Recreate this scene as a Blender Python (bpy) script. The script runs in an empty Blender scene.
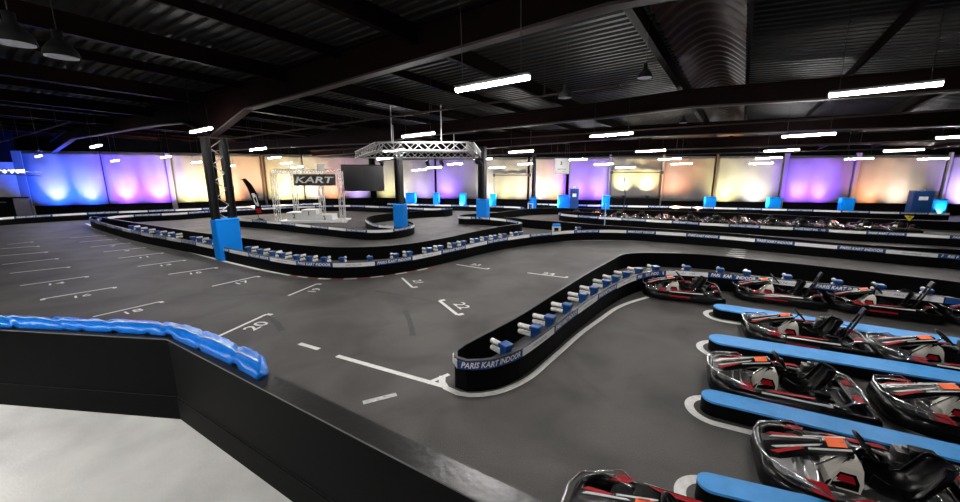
import bpy, bmesh, math, random
from mathutils import Vector, Matrix, noise
random.seed(7)
R = math.radians
scene = bpy.context.scene
col = scene.collection

# ------------------------------------------------------------------ camera
CAMZ = 3.4; F = 385.0; TH = R(11.6)
cam_data = bpy.data.cameras.new('camera'); cam = bpy.data.objects.new('camera', cam_data)
col.objects.link(cam); cam.location = (0, 0, CAMZ); cam.rotation_euler = (R(90) - TH, 0, 0)
cam_data.sensor_width = 36; cam_data.lens = F / 960 * 36; cam_data.clip_end = 200
scene.camera = cam
# ------------------------------------------------------------------ world, exposure
w = bpy.data.worlds.new('world'); scene.world = w; w.use_nodes = True
w.node_tree.nodes['Background'].inputs[0].default_value = (0.55, 0.6, 0.75, 1)
w.node_tree.nodes['Background'].inputs[1].default_value = 0.0015
vs = scene.view_settings
vs.view_transform = 'Standard'; vs.look = 'None'; vs.gamma = 1; vs.exposure = 0.0; vs.use_curve_mapping = False
TUBE = 270.0        # radiance of the ceiling tubes
UPL = 36.0          # scale of the coloured uplights

# ------------------------------------------------------------------ projection: pixel of the photo -> point of the place
CT, ST = math.cos(TH), math.sin(TH)
def ray(px, py):
    a = py - 251.0
    return Vector((px - 480.0, F*CT - a*ST, -(F*ST + a*CT)))
def G(px, py, z=0.0):
    d = ray(px, py); t = (z - CAMZ) / d.z
    return Vector((d.x*t, d.y*t, z))
def at(px, py, Y):
    d = ray(px, py); t = Y / d.y
    return Vector((d.x*t, Y, CAMZ + d.z*t))
# building axes: portal frames run along DV, purlins along PV
DV = Vector((.83, -.557, 0)).normalized(); PV = Vector((.557, .83, 0)).normalized()
C1 = Vector((-10.02, 15.05, 0))
def ST_(s, t, z=0): 
    p = C1 + DV*s + PV*t; return Vector((p.x, p.y, z))
YAW = math.atan2(DV.y, DV.x)

# ------------------------------------------------------------------ materials
MATS = {}
def mat(name, color, rough=.5, metal=0, spec=.5, emit=None, estr=0, noise_s=0, noise_a=.15, bump=0, bump_s=30, coat=0, ior=1.5):
    if name in MATS: return MATS[name]
    m = bpy.data.materials.new(name); m.use_nodes = True; nt = m.node_tree; b = nt.nodes['Principled BSDF']
    b.inputs['Base Color'].default_value = (*color, 1); b.inputs['Roughness'].default_value = rough
    b.inputs['Metallic'].default_value = metal; b.inputs['Specular IOR Level'].default_value = spec
    b.inputs['Coat Weight'].default_value = coat; b.inputs['IOR'].default_value = ior
    if emit: b.inputs['Emission Color'].default_value = (*emit, 1); b.inputs['Emission Strength'].default_value = estr
    if noise_s or bump:
        tc = nt.nodes.new('ShaderNodeTexCoord')
        n = nt.nodes.new('ShaderNodeTexNoise'); n.inputs['Scale'].default_value = noise_s or bump_s; n.inputs['Detail'].default_value = 5
        nt.links.new(tc.outputs['Object'], n.inputs['Vector'])
        if noise_s:
            r = nt.nodes.new('ShaderNodeValToRGB'); e = r.color_ramp.elements
            e[0].position = .3; e[1].position = .7
            e[0].color = (*[c*(1-noise_a) for c in color], 1); e[1].color = (*[min(1, c*(1+noise_a)) for c in color], 1)
            nt.links.new(n.outputs['Fac'], r.inputs['Fac']); nt.links.new(r.outputs['Color'], b.inputs['Base Color'])
        if bump:
            n2 = nt.nodes.new('ShaderNodeTexNoise'); n2.inputs['Scale'].default_value = bump_s
            nt.links.new(tc.outputs['Object'], n2.inputs['Vector'])
            bp = nt.nodes.new('ShaderNodeBump'); bp.inputs['Strength'].default_value = bump; bp.inputs['Distance'].default_value = .02
            nt.links.new(n2.outputs['Fac'], bp.inputs['Height']); nt.links.new(bp.outputs['Normal'], b.inputs['Normal'])
    MATS[name] = m; return m

def asphalt():
    m = bpy.data.materials.new('asphalt'); m.use_nodes = True; nt = m.node_tree; b = nt.nodes['Principled BSDF']
    N = nt.nodes.new; L = nt.links.new
    tc = N('ShaderNodeTexCoord')
    n1 = N('ShaderNodeTexNoise'); n1.inputs['Scale'].default_value = .7; n1.inputs['Detail'].default_value = 6; n1.inputs['Distortion'].default_value = .6
    n2 = N('ShaderNodeTexNoise'); n2.inputs['Scale'].default_value = 60; n2.inputs['Detail'].default_value = 3
    L(tc.outputs['Object'], n1.inputs['Vector']); L(tc.outputs['Object'], n2.inputs['Vector'])
    r1 = N('ShaderNodeValToRGB'); r1.color_ramp.elements[0].position = .3; r1.color_ramp.elements[1].position = .66
    r1.color_ramp.elements[0].color = (.040, .0375, .036, 1); r1.color_ramp.elements[1].color = (.096, .090, .085, 1)
    L(n1.outputs['Fac'], r1.inputs['Fac'])
    mx = N('ShaderNodeMix'); mx.data_type = 'RGBA'; mx.blend_type = 'OVERLAY'; mx.inputs['Factor'].default_value = .55
    L(r1.outputs['Color'], mx.inputs[6]); L(n2.outputs['Fac'], mx.inputs[7])
    L(mx.outputs[2], b.inputs['Base Color'])
    b.inputs['Roughness'].default_value = .62; b.inputs['Specular IOR Level'].default_value = .35
    bp = N('ShaderNodeBump'); bp.inputs['Strength'].default_value = .5; bp.inputs['Distance'].default_value = .01
    L(n2.outputs['Fac'], bp.inputs['Height']); L(bp.outputs['Normal'], b.inputs['Normal'])
    return m
M = dict(
    asphalt=asphalt(),
    concrete=mat('pale_concrete', (.62, .62, .605), .75, noise_s=1.2, noise_a=.18, bump=.2, bump_s=40),
    deck=mat('roof_deck', (.0145, .0128, .0112), .55, spec=.25, noise_s=1.5, noise_a=.3),
    vault=mat('skylight_sheet', (.045, .021, .015), .5, spec=.25, noise_s=2, noise_a=.3),  # brown tint stands in for warm light on the sheet
    steel=mat('maroon_steel', (.006, .0025, .0025), .5, spec=.12, noise_s=3, noise_a=.3, ior=1.2),
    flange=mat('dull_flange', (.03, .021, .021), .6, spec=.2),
    colblack=mat('black_column_paint', (.006, .006, .0065), .4, spec=.35),
    galv=mat('bare_steel', (.5, .5, .5), .35, .8),
    alu=mat('truss_aluminium', (.75, .75, .75), .35, .6),
    wallp=mat('grey_wall_paint', (.26, .25, .24), .8, noise_s=2), postp=mat('grey_post_paint', (.10, .10, .10), .8),
    wallw=mat('black_wall_paint', (.003, .003, .0035), .7, spec=.1, ior=1.2),
    curtain=mat('white_fabric', (.085, .082, .08), .9, noise_s=.8, noise_a=.06),
    curtain_y=mat('cream_fabric', (.78, .74, .55), .9, noise_s=.8, noise_a=.06),
    skin=mat('black_barrier_plastic', (.0028, .0028, .0032), .5, spec=.12, ior=1.3),
    rim=mat('barrier_rim', (.02, .02, .021), .4, spec=.4),
    shelf=mat('barrier_shelf', (.022, .028, .04), .5, spec=.3),
    bblue=mat('banner_blue', (.006, .065, .26), .4),
    bwhite=mat('banner_white', (.92, .92, .95), .45),
    tblue=mat('banner_lettering_white', (.97, .97, .99), .5),
    tgrey=mat('banner_lettering_grey', (.22, .22, .24), .5),
    post=mat('post_blue_plastic', (.004, .06, .23), .35),
    roll=mat('roller_white', (.62, .6, .58), .5, noise_s=20, noise_a=.3),
    pad=mat('pad_blue_vinyl', (.001, .27, .95), .5, spec=.2),
    padd=mat('pad_dark_blue', (.01, .05, .17), .4),
    vinyl=mat('glossy_blue_vinyl', (.002, .16, .66), .28, spec=.3, bump=.5, bump_s=5),
    divtop=mat('divider_top_blue', (.065, .36, .84), .55, spec=.3, noise_s=5, noise_a=.1),
    paint=mat('road_paint_white', (.75, .75, .73), .6, noise_s=14, noise_a=.12),
    paintw=mat('worn_road_paint', (.5, .5, .49), .65, noise_s=14, noise_a=.35),
    red=mat('road_paint_red', (.22, .03, .03), .6),
    kblack=mat('kart_black_plastic', (.003, .003, .0035), .25, spec=.5, ior=1.35),
    kred=mat('kart_red_sticker', (.36, .010, .016), .6, spec=.1),
    kwhite=mat('kart_white_plastic', (.7, .66, .58), .4),
    ksilver=mat('kart_silver_sticker', (.55, .55, .56), .3),
    chrome=mat('kart_chrome_tube', (.75, .75, .76), .18, .95),
    korange=mat('kart_orange_plate', (.95, .13, .008), .5, spec=.2),
    rubber=mat('tyre_rubber', (.012, .012, .012), .75),
    seat=mat('seat_shell', (.003, .003, .003), .3, spec=.5, ior=1.35),
    engine=mat('engine_metal', (.12, .12, .12), .4, .8, noise_s=25, noise_a=.5),
    case=mat('lamp_housing', (.35, .35, .35), .5),
    tube=mat('lamp_tube', (1, 1, 1), .5, emit=(1, .965, .93), estr=TUBE),
    darkcase=mat('dark_lamp_housing', (.008, .008, .008), .5, spec=.2),
    glass=mat('lamp_reflector', (.8, .8, .84), .5),
    screen=mat('screen_black', (.012, .012, .013), .5),
    podium=mat('podium_white', (.7, .7, .7), .5),
    yellow=mat('yellow_plastic', (.85, .65, .02), .5),
    whites=mat('sign_white', (.85, .85, .85), .5),
    cable=mat('cable_black', (.02, .02, .02), .6),
    led=mat('led_white', (1, 1, 1), .5, emit=(.8, .92, 1), estr=6),
)

# ------------------------------------------------------------------ mesh helpers
class MB:
    def __init__(s): s.v = []; s.f = []; s.sm = []
    def add(s, vs, fs, smooth=False):
        o = len(s.v); s.v += [Vector(v) for v in vs]
        s.f += [tuple(i + o for i in f) for f in fs]; s.sm += [smooth]*len(fs); return s
    def box(s, c, size, rot=None, taper=1.0):
        x, y, z = [d/2 for d in size]
        vs = [Vector((a*x*(taper if k > 0 else 1), b*y*(taper if k > 0 else 1), k*z)) for k in (-1, 1) for b in (-1, 1) for a in (-1, 1)]
        if rot is not None: vs = [rot @ v for v in vs]
        c = Vector(c); vs = [v + c for v in vs]
        return s.add(vs, [(0,2,3,1),(4,5,7,6),(0,1,5,4),(2,6,7,3),(0,4,6,2),(1,3,7,5)])
    def bbox(s, c, size, bev=.02, rot=None):      # box with bevelled edges
        bm = bmesh.new(); bmesh.ops.create_cube(bm, size=1)
        for v in bm.verts: v.co = Vector((v.co.x*size[0], v.co.y*size[1], v.co.z*size[2]))
        bmesh.ops.bevel(bm, geom=bm.edges[:], offset=bev, segments=2, affect='EDGES', profile=.5)
        vs = [v.co.copy() for v in bm.verts]
        if rot is not None: vs = [rot @ v for v in vs]
        vs = [v + Vector(c) for v in vs]
        fs = [tuple(v.index for v in f.verts) for f in bm.faces]; bm.free()
        return s.add(vs, fs)
    def tube(s, pts, r, n=8, closed=False, caps=True):
        pts = [Vector(p) for p in pts]; m = len(pts); rings = []
        up = None
        for i, p in enumerate(pts):
            if closed: d = pts[(i+1) % m] - pts[i-1]
            else: d = pts[min(i+1, m-1)] - pts[max(i-1, 0)]
            d.normalize()
            if up is None: up = Vector((0,0,1)) if abs(d.z) < .9 else Vector((1,0,0))
            a = d.cross(up).normalized(); b = a.cross(d).normalized(); up = b
            rr = r[i] if isinstance(r, (list, tuple)) else r
            rings.append([p + (a*math.cos(2*math.pi*k/n) + b*math.sin(2*math.pi*k/n))*rr for k in range(n)])
        vs = [v for rg in rings for v in rg]; fs = []
        for i in range(m if closed else m-1):
            j = (i+1) % m
            for k in range(n):
                k2 = (k+1) % n; fs.append((i*n+k, i*n+k2, j*n+k2, j*n+k))
        s.add(vs, fs, True)
        if not closed and caps:
            s.add(rings[0], [tuple(range(n))]); s.add(rings[-1], [tuple(reversed(range(n)))])
        return s
    def cyl(s, p0, p1, r, n=16, r2=None): return s.tube([p0, p1], [r, r if r2 is None else r2], n)
    def lathe(s, prof, c, axis='z', n=20, rot=None):
        vs = []; fs = []
        for (r, h) in prof:
            for k in range(n):
                a = 2*math.pi*k/n; v = Vector((r*math.cos(a), r*math.sin(a), h))
                if axis == 'y': v = Vector((v.x, v.z, v.y))
                if axis == 'x': v = Vector((v.z, v.x, v.y))
                if rot is not None: v = rot @ v
                vs.append(v + Vector(c))
        for i in range(len(prof)-1):
            for k in range(n):
                k2 = (k+1) % n; fs.append((i*n+k, i*n+k2, (i+1)*n+k2, (i+1)*n+k))
        return s.add(vs, fs, True)
    def prism(s, poly, z0, z1):
        n = len(poly); vs = [Vector((p[0], p[1], z0)) for p in poly] + [Vector((p[0], p[1], z1)) for p in poly]
        fs = [tuple(reversed(range(n))), tuple(range(n, 2*n))] + [(i, (i+1) % n, n+(i+1) % n, n+i) for i in range(n)]
        return s.add(vs, fs)
    def strip(s, secs, closed=False, caps=True, smooth=False):   # secs: list of section loops with equal count
        n = len(secs[0]); vs = [v for c in secs for v in c]; fs = []
        m = len(secs)
        for i in range(m if closed else m-1):
            j = (i+1) % m
            for k in range(n):
                k2 = (k+1) % n; fs.append((i*n+k, i*n+k2, j*n+k2, j*n+k))
        s.add(vs, fs, smooth)
        if caps and not closed: s.add(secs[0], [tuple(reversed(range(n)))]); s.add(secs[-1], [tuple(range(n))])
        return s
    def build(s, name, m, parent=None, loc=None):
        me = bpy.data.meshes.new(name); me.from_pydata([tuple(v) for v in s.v], [], s.f)
        me.polygons.foreach_set('use_smooth', s.sm); me.update()
        bm = bmesh.new(); bm.from_mesh(me); bmesh.ops.recalc_face_normals(bm, faces=bm.faces[:]); bm.to_mesh(me); bm.free()
        me.materials.append(m if not isinstance(m, str) else M[m])
        o = bpy.data.objects.new(name, me); col.objects.link(o)
        if parent is not None: o.parent = parent
        if loc is not None: o.location = loc
        return o
def tag(o, label=None, cat=None, group=None, kind=None):
    if label:
        if len(label.split()) > 15: print('LONG', len(label.split()), label)
        o['label'] = label
    if cat: o['category'] = cat
    if group: o['group'] = group
    if kind: o['kind'] = kind
    return o
def empty(name, loc=(0,0,0), rz=0, **k):
    o = bpy.data.objects.new(name, None); col.objects.link(o); o.location = loc; o.rotation_euler = (0, 0, rz); o.empty_display_size = .2
    return tag(o, **k)
def copy_tree(o, parent=None):
    c = o.copy(); col.objects.link(c); c.parent = parent
    for ch in [x for x in bpy.data.objects if x.parent == o]: copy_tree(ch, c)
    return c
TXT = {}
def text_geo(t, size, bold=.0, shear=0.0):
    k = (t, bold, shear)
    if k not in TXT:
        cu = bpy.data.curves.new('t', 'FONT'); cu.body = t; cu.size = 1; cu.offset = bold; cu.shear = shear; cu.resolution_u = 2
        o = bpy.data.objects.new('t', cu); col.objects.link(o)
        dg = bpy.context.evaluated_depsgraph_get(); me = bpy.data.meshes.new_from_object(o.evaluated_get(dg))
        vs = [(v.co.x, v.co.y) for v in me.vertices]; fs = [tuple(p.vertices) for p in me.polygons]
        bpy.data.objects.remove(o); bpy.data.curves.remove(cu); bpy.data.meshes.remove(me)
        x0 = min(v[0] for v in vs); x1 = max(v[0] for v in vs); y0 = min(v[1] for v in vs)
        TXT[k] = ([(a-x0, b-y0) for a, b in vs], fs, x1-x0, max(v[1] for v in vs)-y0)
    vs, fs, wd, ht = TXT[k]; sc = size/ht
    return [(a*sc, b*sc) for a, b in vs], fs, wd*sc
def catmull(pts, step=.25):
    out = []
    P = [pts[0]*2 - pts[1]] + pts + [pts[-1]*2 - pts[-2]]
    for i in range(1, len(P)-2):
        a, b, c, d = P[i-1], P[i], P[i+1], P[i+2]
        # centripetal knots keep uneven spacing from overshooting
        t0 = 0; t1 = t0 + max((b-a).length, 1e-4)**.5; t2 = t1 + max((c-b).length, 1e-4)**.5; t3 = t2 + max((d-c).length, 1e-4)**.5
        n = max(1, int((c-b).length/step))
        for k in range(n):
            t = t1 + (t2-t1)*k/n
            A1 = a*((t1-t)/(t1-t0)) + b*((t-t0)/(t1-t0)); A2 = b*((t2-t)/(t2-t1)) + c*((t-t1)/(t2-t1)); A3 = c*((t3-t)/(t3-t2)) + d*((t-t2)/(t3-t2))
            B1 = A1*((t2-t)/(t2-t0)) + A2*((t-t0)/(t2-t0)); B2 = A2*((t3-t)/(t3-t1)) + A3*((t-t1)/(t3-t1))
            out.append(B1*((t2-t)/(t2-t1)) + B2*((t-t1)/(t2-t1)))
    out.append(pts[-1]); return out
class Path:
    def __init__(s, pts, step=.25, smooth=True):
        s.p = catmull(pts, step) if smooth else pts
        s.l = [0]
        for i in range(1, len(s.p)): s.l.append(s.l[-1] + (s.p[i]-s.p[i-1]).length)
        s.L = s.l[-1]
        s.n = []
        for i in range(len(s.p)):
            d = s.p[min(i+1, len(s.p)-1)] - s.p[max(i-1, 0)]; d.z = 0; d.normalize(); s.n.append(Vector((d.y, -d.x, 0)))
    def at(s, u):
        u = max(0, min(s.L-1e-6, u)); lo, hi = 0, len(s.l)-1
        while hi-lo > 1:
            m = (lo+hi)//2
            if s.l[m] <= u: lo = m
            else: hi = m
        k = (u-s.l[lo])/max(1e-9, s.l[hi]-s.l[lo])
        return s.p[lo].lerp(s.p[hi], k), s.n[lo].lerp(s.n[hi], k).normalized()
    def near(s, q):
        q = Vector((q.x, q.y, 0)); best = min(range(len(s.p)), key=lambda i: (Vector((s.p[i].x, s.p[i].y, 0))-q).length); return s.l[best]
    def samples(s, u0, u1, step=.25):
        n = max(1, int(math.ceil((u1-u0)/step))); return [s.at(u0+(u1-u0)*i/n) for i in range(n+1)]
def ribbon(mb, path, u0, u1, o0, o1, z0, z1, step=.25, side=1, caps=True):
    secs = []
    for p, n in path.samples(u0, u1, step):
        n = n*side
        q = Vector((p.x, p.y, 0))
        secs.append([q+n*o0+Vector((0,0,z0)), q+n*o1+Vector((0,0,z0)), q+n*o1+Vector((0,0,z1)), q+n*o0+Vector((0,0,z1))])
    return mb.strip(secs, caps=caps)

# ------------------------------------------------------------------ the building: floor, walls, ceiling
def zdeck(s, t): return 6.25 + .03*max(min(s, 15), 0) - .06*min(max(s-15, 0), 15) - .022*t
fl = MB().add([(-50,-8,0),(50,-8,0),(50,50,0),(-50,50,0)], [(0,1,2,3)]).build('floor', 'asphalt'); tag(fl, kind='structure')
W0 = Vector((-12, 5.75, 0)); W1 = Vector((-4.18, 4.81, 0)); W2 = Vector((4.0, -.25, 0))
sp = MB().prism([(-12, 5.75), (-4.18, 4.82), (4.0, -.24), (3.9, -3), (-12, -3)], .001, .012).build('floor', 'concrete'); tag(sp, kind='structure')

wl = [(-46, 10), tuple(G(28, 206.5, .87)[:2]), tuple(at(374, 196.5, 39.8)[:2])]
A = G(28, 206.5, .87); B = at(374, 197.3, 38.6); Cc = G(900, 203.8, .87)
Bq = Vector((B.x, B.y, 0)); Aq = Vector((A.x, A.y, 0)); Cq = Vector((Cc.x, Cc.y, 0))
dr = (Cq-Bq).normalized(); Dq = Bq + dr*((Cq-Bq).length*1.35)
def wall_slab(name, a, b, z0, z1, th, m, off=0.0, kind='structure', parent=None):
    d = (b-a).normalized(); n = Vector((-d.y, d.x, 0))
    if n.dot(-(a+b)/2) > 0: n = -n      # away from the camera
    mb = MB().prism([a+n*off, b+n*off, b+n*(off+th), a+n*(off+th)], z0, z1)
    o = mb.build(name, m, parent)
    if kind and parent is None: o['kind'] = kind
    return o
wall_slab('wall_left', Aq, Bq, 0, 7, .3, 'wallw', .35)
wall_slab('wall_right', Bq, Dq, 0, 8, .3, 'wallw', .35)
E0 = Aq + Vector((-12, -9, 0))
wall_slab('wall_side', Aq + Vector((.05,-.05,0)), E0, 0, 4.1, .3, 'wallp', 0)
wall_slab('wall_side', Aq + Vector((.05,-.05,0)), E0, 4.1, 7, .3, 'wallw', 0)  # blackened upper part: shade put in where blue uplight would spill
MB().prism([(-50,-8.3),(50,-8.3),(50,-8),(-50,-8)], 0, 8).build('wall_back', 'wallw')['kind'] = 'structure'
# dark wainscot under the curtains
def skirt(name, a, b):
    o = wall_slab(name, a, b, 0, .87, .16, 'wallw', .15); return o
skirt('trim_1', Aq, Bq); skirt('trim_2', Bq, Dq)

# ceiling deck: real corrugations running along the frames
def deck(name, s0, s1, m, arch=0, parent=None, t0=-17, t1=34, per=.28):
    mb = MB(); prof = []; t = t0
    while t < t1:
        prof += [(t, 0), (t+per*.4, 0), (t+per*.5, .05), (t+per*.9, .05)]; t += per
    ss = [s0, s1] if not arch else [s0+(s1-s0)*k/10 for k in range(11)]
    if s0 < 0 < s1: ss = [s0, 0, s1]
    if s1 > 40: ss = [s0, 30, s1]
    vs = []
    for s in ss:
        k = (s-s0)/(s1-s0); up = arch*math.sin(math.pi*k) if arch else 0
        for (tt, h) in prof: vs.append(ST_(s, tt, zdeck(s, tt)+h+up))
    n = len(prof); fs = [(i*n+k, i*n+k+1, (i+1)*n+k+1, (i+1)*n+k) for i in range(len(ss)-1) for k in range(n-1)]
    mb.add(vs, fs, bool(arch)); o = mb.build(name, m, parent)
    return o
SA, SB = 14.75, 16.4
ce = deck('ceiling', -36, SA, 'deck'); tag(ce, kind='structure')
deck('roof_deck', SB, 48, 'deck', parent=ce)
vt = deck('arched_skylight', SA, SB, 'vault', arch=.45, parent=ce, per=.55); vt['label'] = 'arched ribbed skylight strip tinted brown for warm light'
# purlins
def purlin(s, depth=.3, wd=.09):
    mb = MB()
    a = ST_(s, -16, 0); b = ST_(s, 34, 0)
    for (w_, z0, z1) in ((.03, -depth, 0), (wd, -depth, -depth+.03)):
        secs = []
        for t in (-16, 34):
            z = zdeck(s, t); p = ST_(s, t)
            secs.append([p-DV*w_/2+Vector((0,0,z+z0)), p+DV*w_/2+Vector((0,0,z+z0)), p+DV*w_/2+Vector((0,0,z+z1)), p-DV*w_/2+Vector((0,0,z+z1))])
        mb.strip(secs)
    return mb.build('purlin', 'steel', ce)
for s in [-30,-26.5,-23,-20,-17,-14.2,-11.4,-8.6,-5.8,-3, 0, 2.6, 5.2, 7.8, 10.4, 14.65, 16.5, 18.9, 21.4, 24.4, 27.5, 31, 35, 39]:
    purlin(s, .42 if s in (0, 5.2, 10.4, 14.65, 16.5, 21.4, -5.8, -11.4) else .24, .16 if s in (0, 5.2, 10.4, 14.65, 21.4, -5.8, -11.4) else .07)
# portal frames
FR = [(-7.8, [(-36, 5.3), (-2.5, 5.3), (0, 4.6), (2.8, 5.45), (15, 6.0), (30, 5.2), (48, 5.2)]),
      (0.0, [(-28, 4.65), (-20, 5.5), (-5, 5.42), (-2.3, 5.32), (0, 4.7), (2.8, 5.42), (6.4, 5.58), (14.6, 6.0), (30, 5.2), (44, 5.2)]),
      (8.0, [(-28, 4.6), (-24, 5.1), (-6.7, 4.98), (0, 4.9), (2.5, 5.1), (12, 5.32), (15, 5.45), (22, 5.3), (30, 5.1), (46, 5.1)]),
      (14.8, [(-24, 4.7), (-2, 5.0), (0, 4.8), (12, 5.15), (24, 5.0), (48, 5.0)]),
      (22.7, [(-14, 4.8), (0, 4.85), (48, 4.9)])]
FRL = ['nearest dark roof frame crossing the upper left corner', 'big dark maroon roof frame running from the twin-legged column up across the middle',
       'second dark roof frame, over the column in front of the black screen', 'third dark roof frame, far across the hall',
       'farthest thin dark roof frame close to the curtained wall']
FRO = []
for fi, ((t, bot), lb) in enumerate(zip(FR, FRL)):
    root = empty('roof_frame', ST_(0, t, 0), label=lb, cat='steel beam')
    off = -ST_(0, t, 0)
    def sec(w_, za, zb):
        secs = []
        for (s, z) in bot:
            p = ST_(s, t) + off; z1 = min(zdeck(s, t) - .02, z + (.85 if fi < 2 else .58) + (.8 if -1.5 < s < 1.5 else 0))
            a = z if za == 'b' else z1; lo, hi = (z, z+.05) if zb == 'f' else ((z+.05, z1-.05) if zb == 'w' else (z1-.05, z1))
            secs.append([p-PV*w_/2+Vector((0,0,lo)), p+PV*w_/2+Vector((0,0,lo)), p+PV*w_/2+Vector((0,0,hi)), p-PV*w_/2+Vector((0,0,hi))])
        return secs
    MB().strip(sec(.04, 0, 'w')).build('web', 'steel', root)
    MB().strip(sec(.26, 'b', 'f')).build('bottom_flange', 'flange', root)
    MB().strip(sec(.26, 'b', 't')).build('top_flange', 'steel', root)
    FRO.append(root)

# ------------------------------------------------------------------ columns with blue pads
def col_legs(name, p, z, label, w_, two=False, padw=.7, padh=1.65):
    root = empty(name, p, YAW + (math.pi/2 if two else 0), label=label, cat='column')
    def hsec(cx, wd, dp):
        mb = MB(); mb.box((cx, 0, z/2), (wd, .03, z)); mb.box((cx-wd/2, 0, z/2), (.03, dp, z)); mb.box((cx+wd/2, 0, z/2), (.03, dp, z)); return mb
    if two:
        for sx in (-1, 1): hsec(sx*.30, .2, .26).build('leg', 'colblack', root)
        mb = MB(); n = 14
        for i in range(n):
            z0 = .3 + (z-.4)*i/n; z1 = .3 + (z-.4)*(i+1)/n; a, b = (-.2, .2) if i % 2 else (.2, -.2)
            mb.cyl((a, -.05, z0), (b, -.05, z1), .018, 6)
        mb.build('lacing', 'galv', root)
        MB().box((0, 0, z-.02), (.95, .3, .05)).build('cap_plate', 'flange', root)
    else:
        hsec(0, w_, .3).build('shaft', 'colblack', root)
        MB().cyl((w_*.25, -.13, 1.2), (w_*.25, -.13, z-.1), .03, 8).build('conduit', 'rim', root)
    pd = MB().bbox((0, 0, padh/2), (padw, padw*.62, padh), .06).build('pad', 'pad', root); pd['label'] = 'blue vinyl crash pad'
    MB().box((0, -padw*.31-.006, padh-.06), (padw*.9, .01, .02)).build('seam', 'padd', pd)
    return root
c2 = Vector((-4.45, 21.5, 0)); c3 = Vector((.2, 25.6, 0)); c4 = Vector((4.45, 32.4, 0))
col_legs('steel_column', C1, 4.68, 'twin-legged black steel column with a tall blue crash pad', .2, two=True, padw=.86, padh=1.62)
col_legs('steel_column', c2, 5.0, 'black column with a blue pad standing in front of the hanging black screen', .34, padw=.72, padh=1.66)
col_legs('steel_column', c3, 5.0, 'black column with a blue pad under the right corner of the lighting truss', .34, padw=.8, padh=1.66)
col_legs('steel_column', c4, 4.9, 'slim black column with a small blue pad left of the hanging white sign', .18, padw=.5, padh=1.4)

# ------------------------------------------------------------------ curtains and uplights
def curtain(a, b, z0, z1, label, m='curtain', seed=0, wave=.03):
    d = (b-a); L = d.length; d.normalize(); n = Vector((-d.y, d.x, 0))
    if n.dot(-(a+b)/2) < 0: n = -n
    nx = max(8, int(L/.18)); nz = 14; vs = []
    for j in range(nz+1):
        z = z0 + (z1-z0)*j/nz
        for i in range(nx+1):
            u = L*i/nx
            h = wave*math.sin(u*5.5+seed) + .05*noise.noise(Vector((u*.6+z*.5, z*.7-u*.3, seed*3.1))) + .03*math.sin((u*1.1+z*1.7)*2+seed)*math.exp(-((z-z1)/1.3)**2)
            edge = min(i, nx-i)
            vs.append(a + d*u + n*(h*min(1, edge/2)) + Vector((0,0,z)))
    back = [v - n*.02 for v in vs]; k = len(vs)
    W_ = nx+1
    fs = [(j*W_+i, j*W_+i+1, (j+1)*W_+i+1, (j+1)*W_+i) for j in range(nz) for i in range(nx)]
    fb = [tuple(reversed([q+k for q in f])) for f in fs]
    rimf = []
    for i in range(nx): rimf += [(i, i+k, i+1+k, i+1), (nz*W_+i, nz*W_+i+1, nz*W_+i+1+k, nz*W_+i+k)]
    for j in range(nz): rimf += [(j*W_, (j+1)*W_, (j+1)*W_+k, j*W_+k), (j*W_+nx, j*W_+nx+k, (j+1)*W_+nx+k, (j+1)*W_+nx)]
    o = MB().add(vs+back, fs+fb+rimf, True).build('wall_curtain', m)
    tag(o, label, 'curtain', 'white fabric panels on the hall walls'); return o
def wall_pt(side, px):        # where the pixel column meets the wall plane
    a, b = (Aq, Bq) if side == 'L' else (Bq, Cq)
    r = ray(px, 200); r = Vector((r.x, r.y, 0)); d = b-a
    # solve a + d*k = r*m
    det = d.x*(-r.y) - (-r.x)*d.y
    k = ((-a.x)*(-r.y) - (-r.x)*(-a.y))/det
    return a + d*k
UC = 0
def uplight(p, aim, color, power, label):
    global UC
    root = empty('uplight', p, label=label, cat='uplight', group='floor uplights washing the curtains')
    MB().lathe([(.0, .02), (.1, .02), (.11, .06), (.11, .22), (.0, .22)], (0,0,0), n=14).build('housing', 'darkcase', root)
    MB().box((-.13, 0, .12), (.02, .05, .24)).box((.13, 0, .12), (.02, .05, .24)).box((0, 0, .008), (.28, .05, .016)).build('bracket', 'darkcase', root)
    ld = bpy.data.lights.new('uplight_beam', 'SPOT'); ld.energy = power*UPL; ld.color = color; ld.spot_size = R(112); ld.spot_blend = 1.0; ld.shadow_soft_size = .12
    lw = bpy.data.lights.new('white_beam', 'SPOT'); lw.energy = power*UPL*(.24 if aim.x < -14 else .17); lw.color = (1, .95, .92); lw.spot_size = R(46); lw.spot_blend = 1.0; lw.shadow_soft_size = .08  # narrow white spot added to whiten the core of each coloured wash
    for l_, nm, dz in ((ld, 'colour_beam', 0), (lw, 'white_beam', -2.0)):
        lo = bpy.data.objects.new(nm, l_); col.objects.link(lo); lo.parent = root; lo.location = (0, 0, .26)
        dv = (aim + Vector((0,0,dz)) - (p+Vector((0,0,.26)))); lo.rotation_euler = dv.to_track_quat('-Z', 'Y').to_euler()
BLUE = (.01, .085, 1.0); PURP = (.25, .07, 1.0); YEL = (.85, .76, .30); ORG = (.95, .36, .14); WHT = (.8, .72, .65); LIL = (.5, .36, .95); WARM = (.85, .68, .5)
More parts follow.
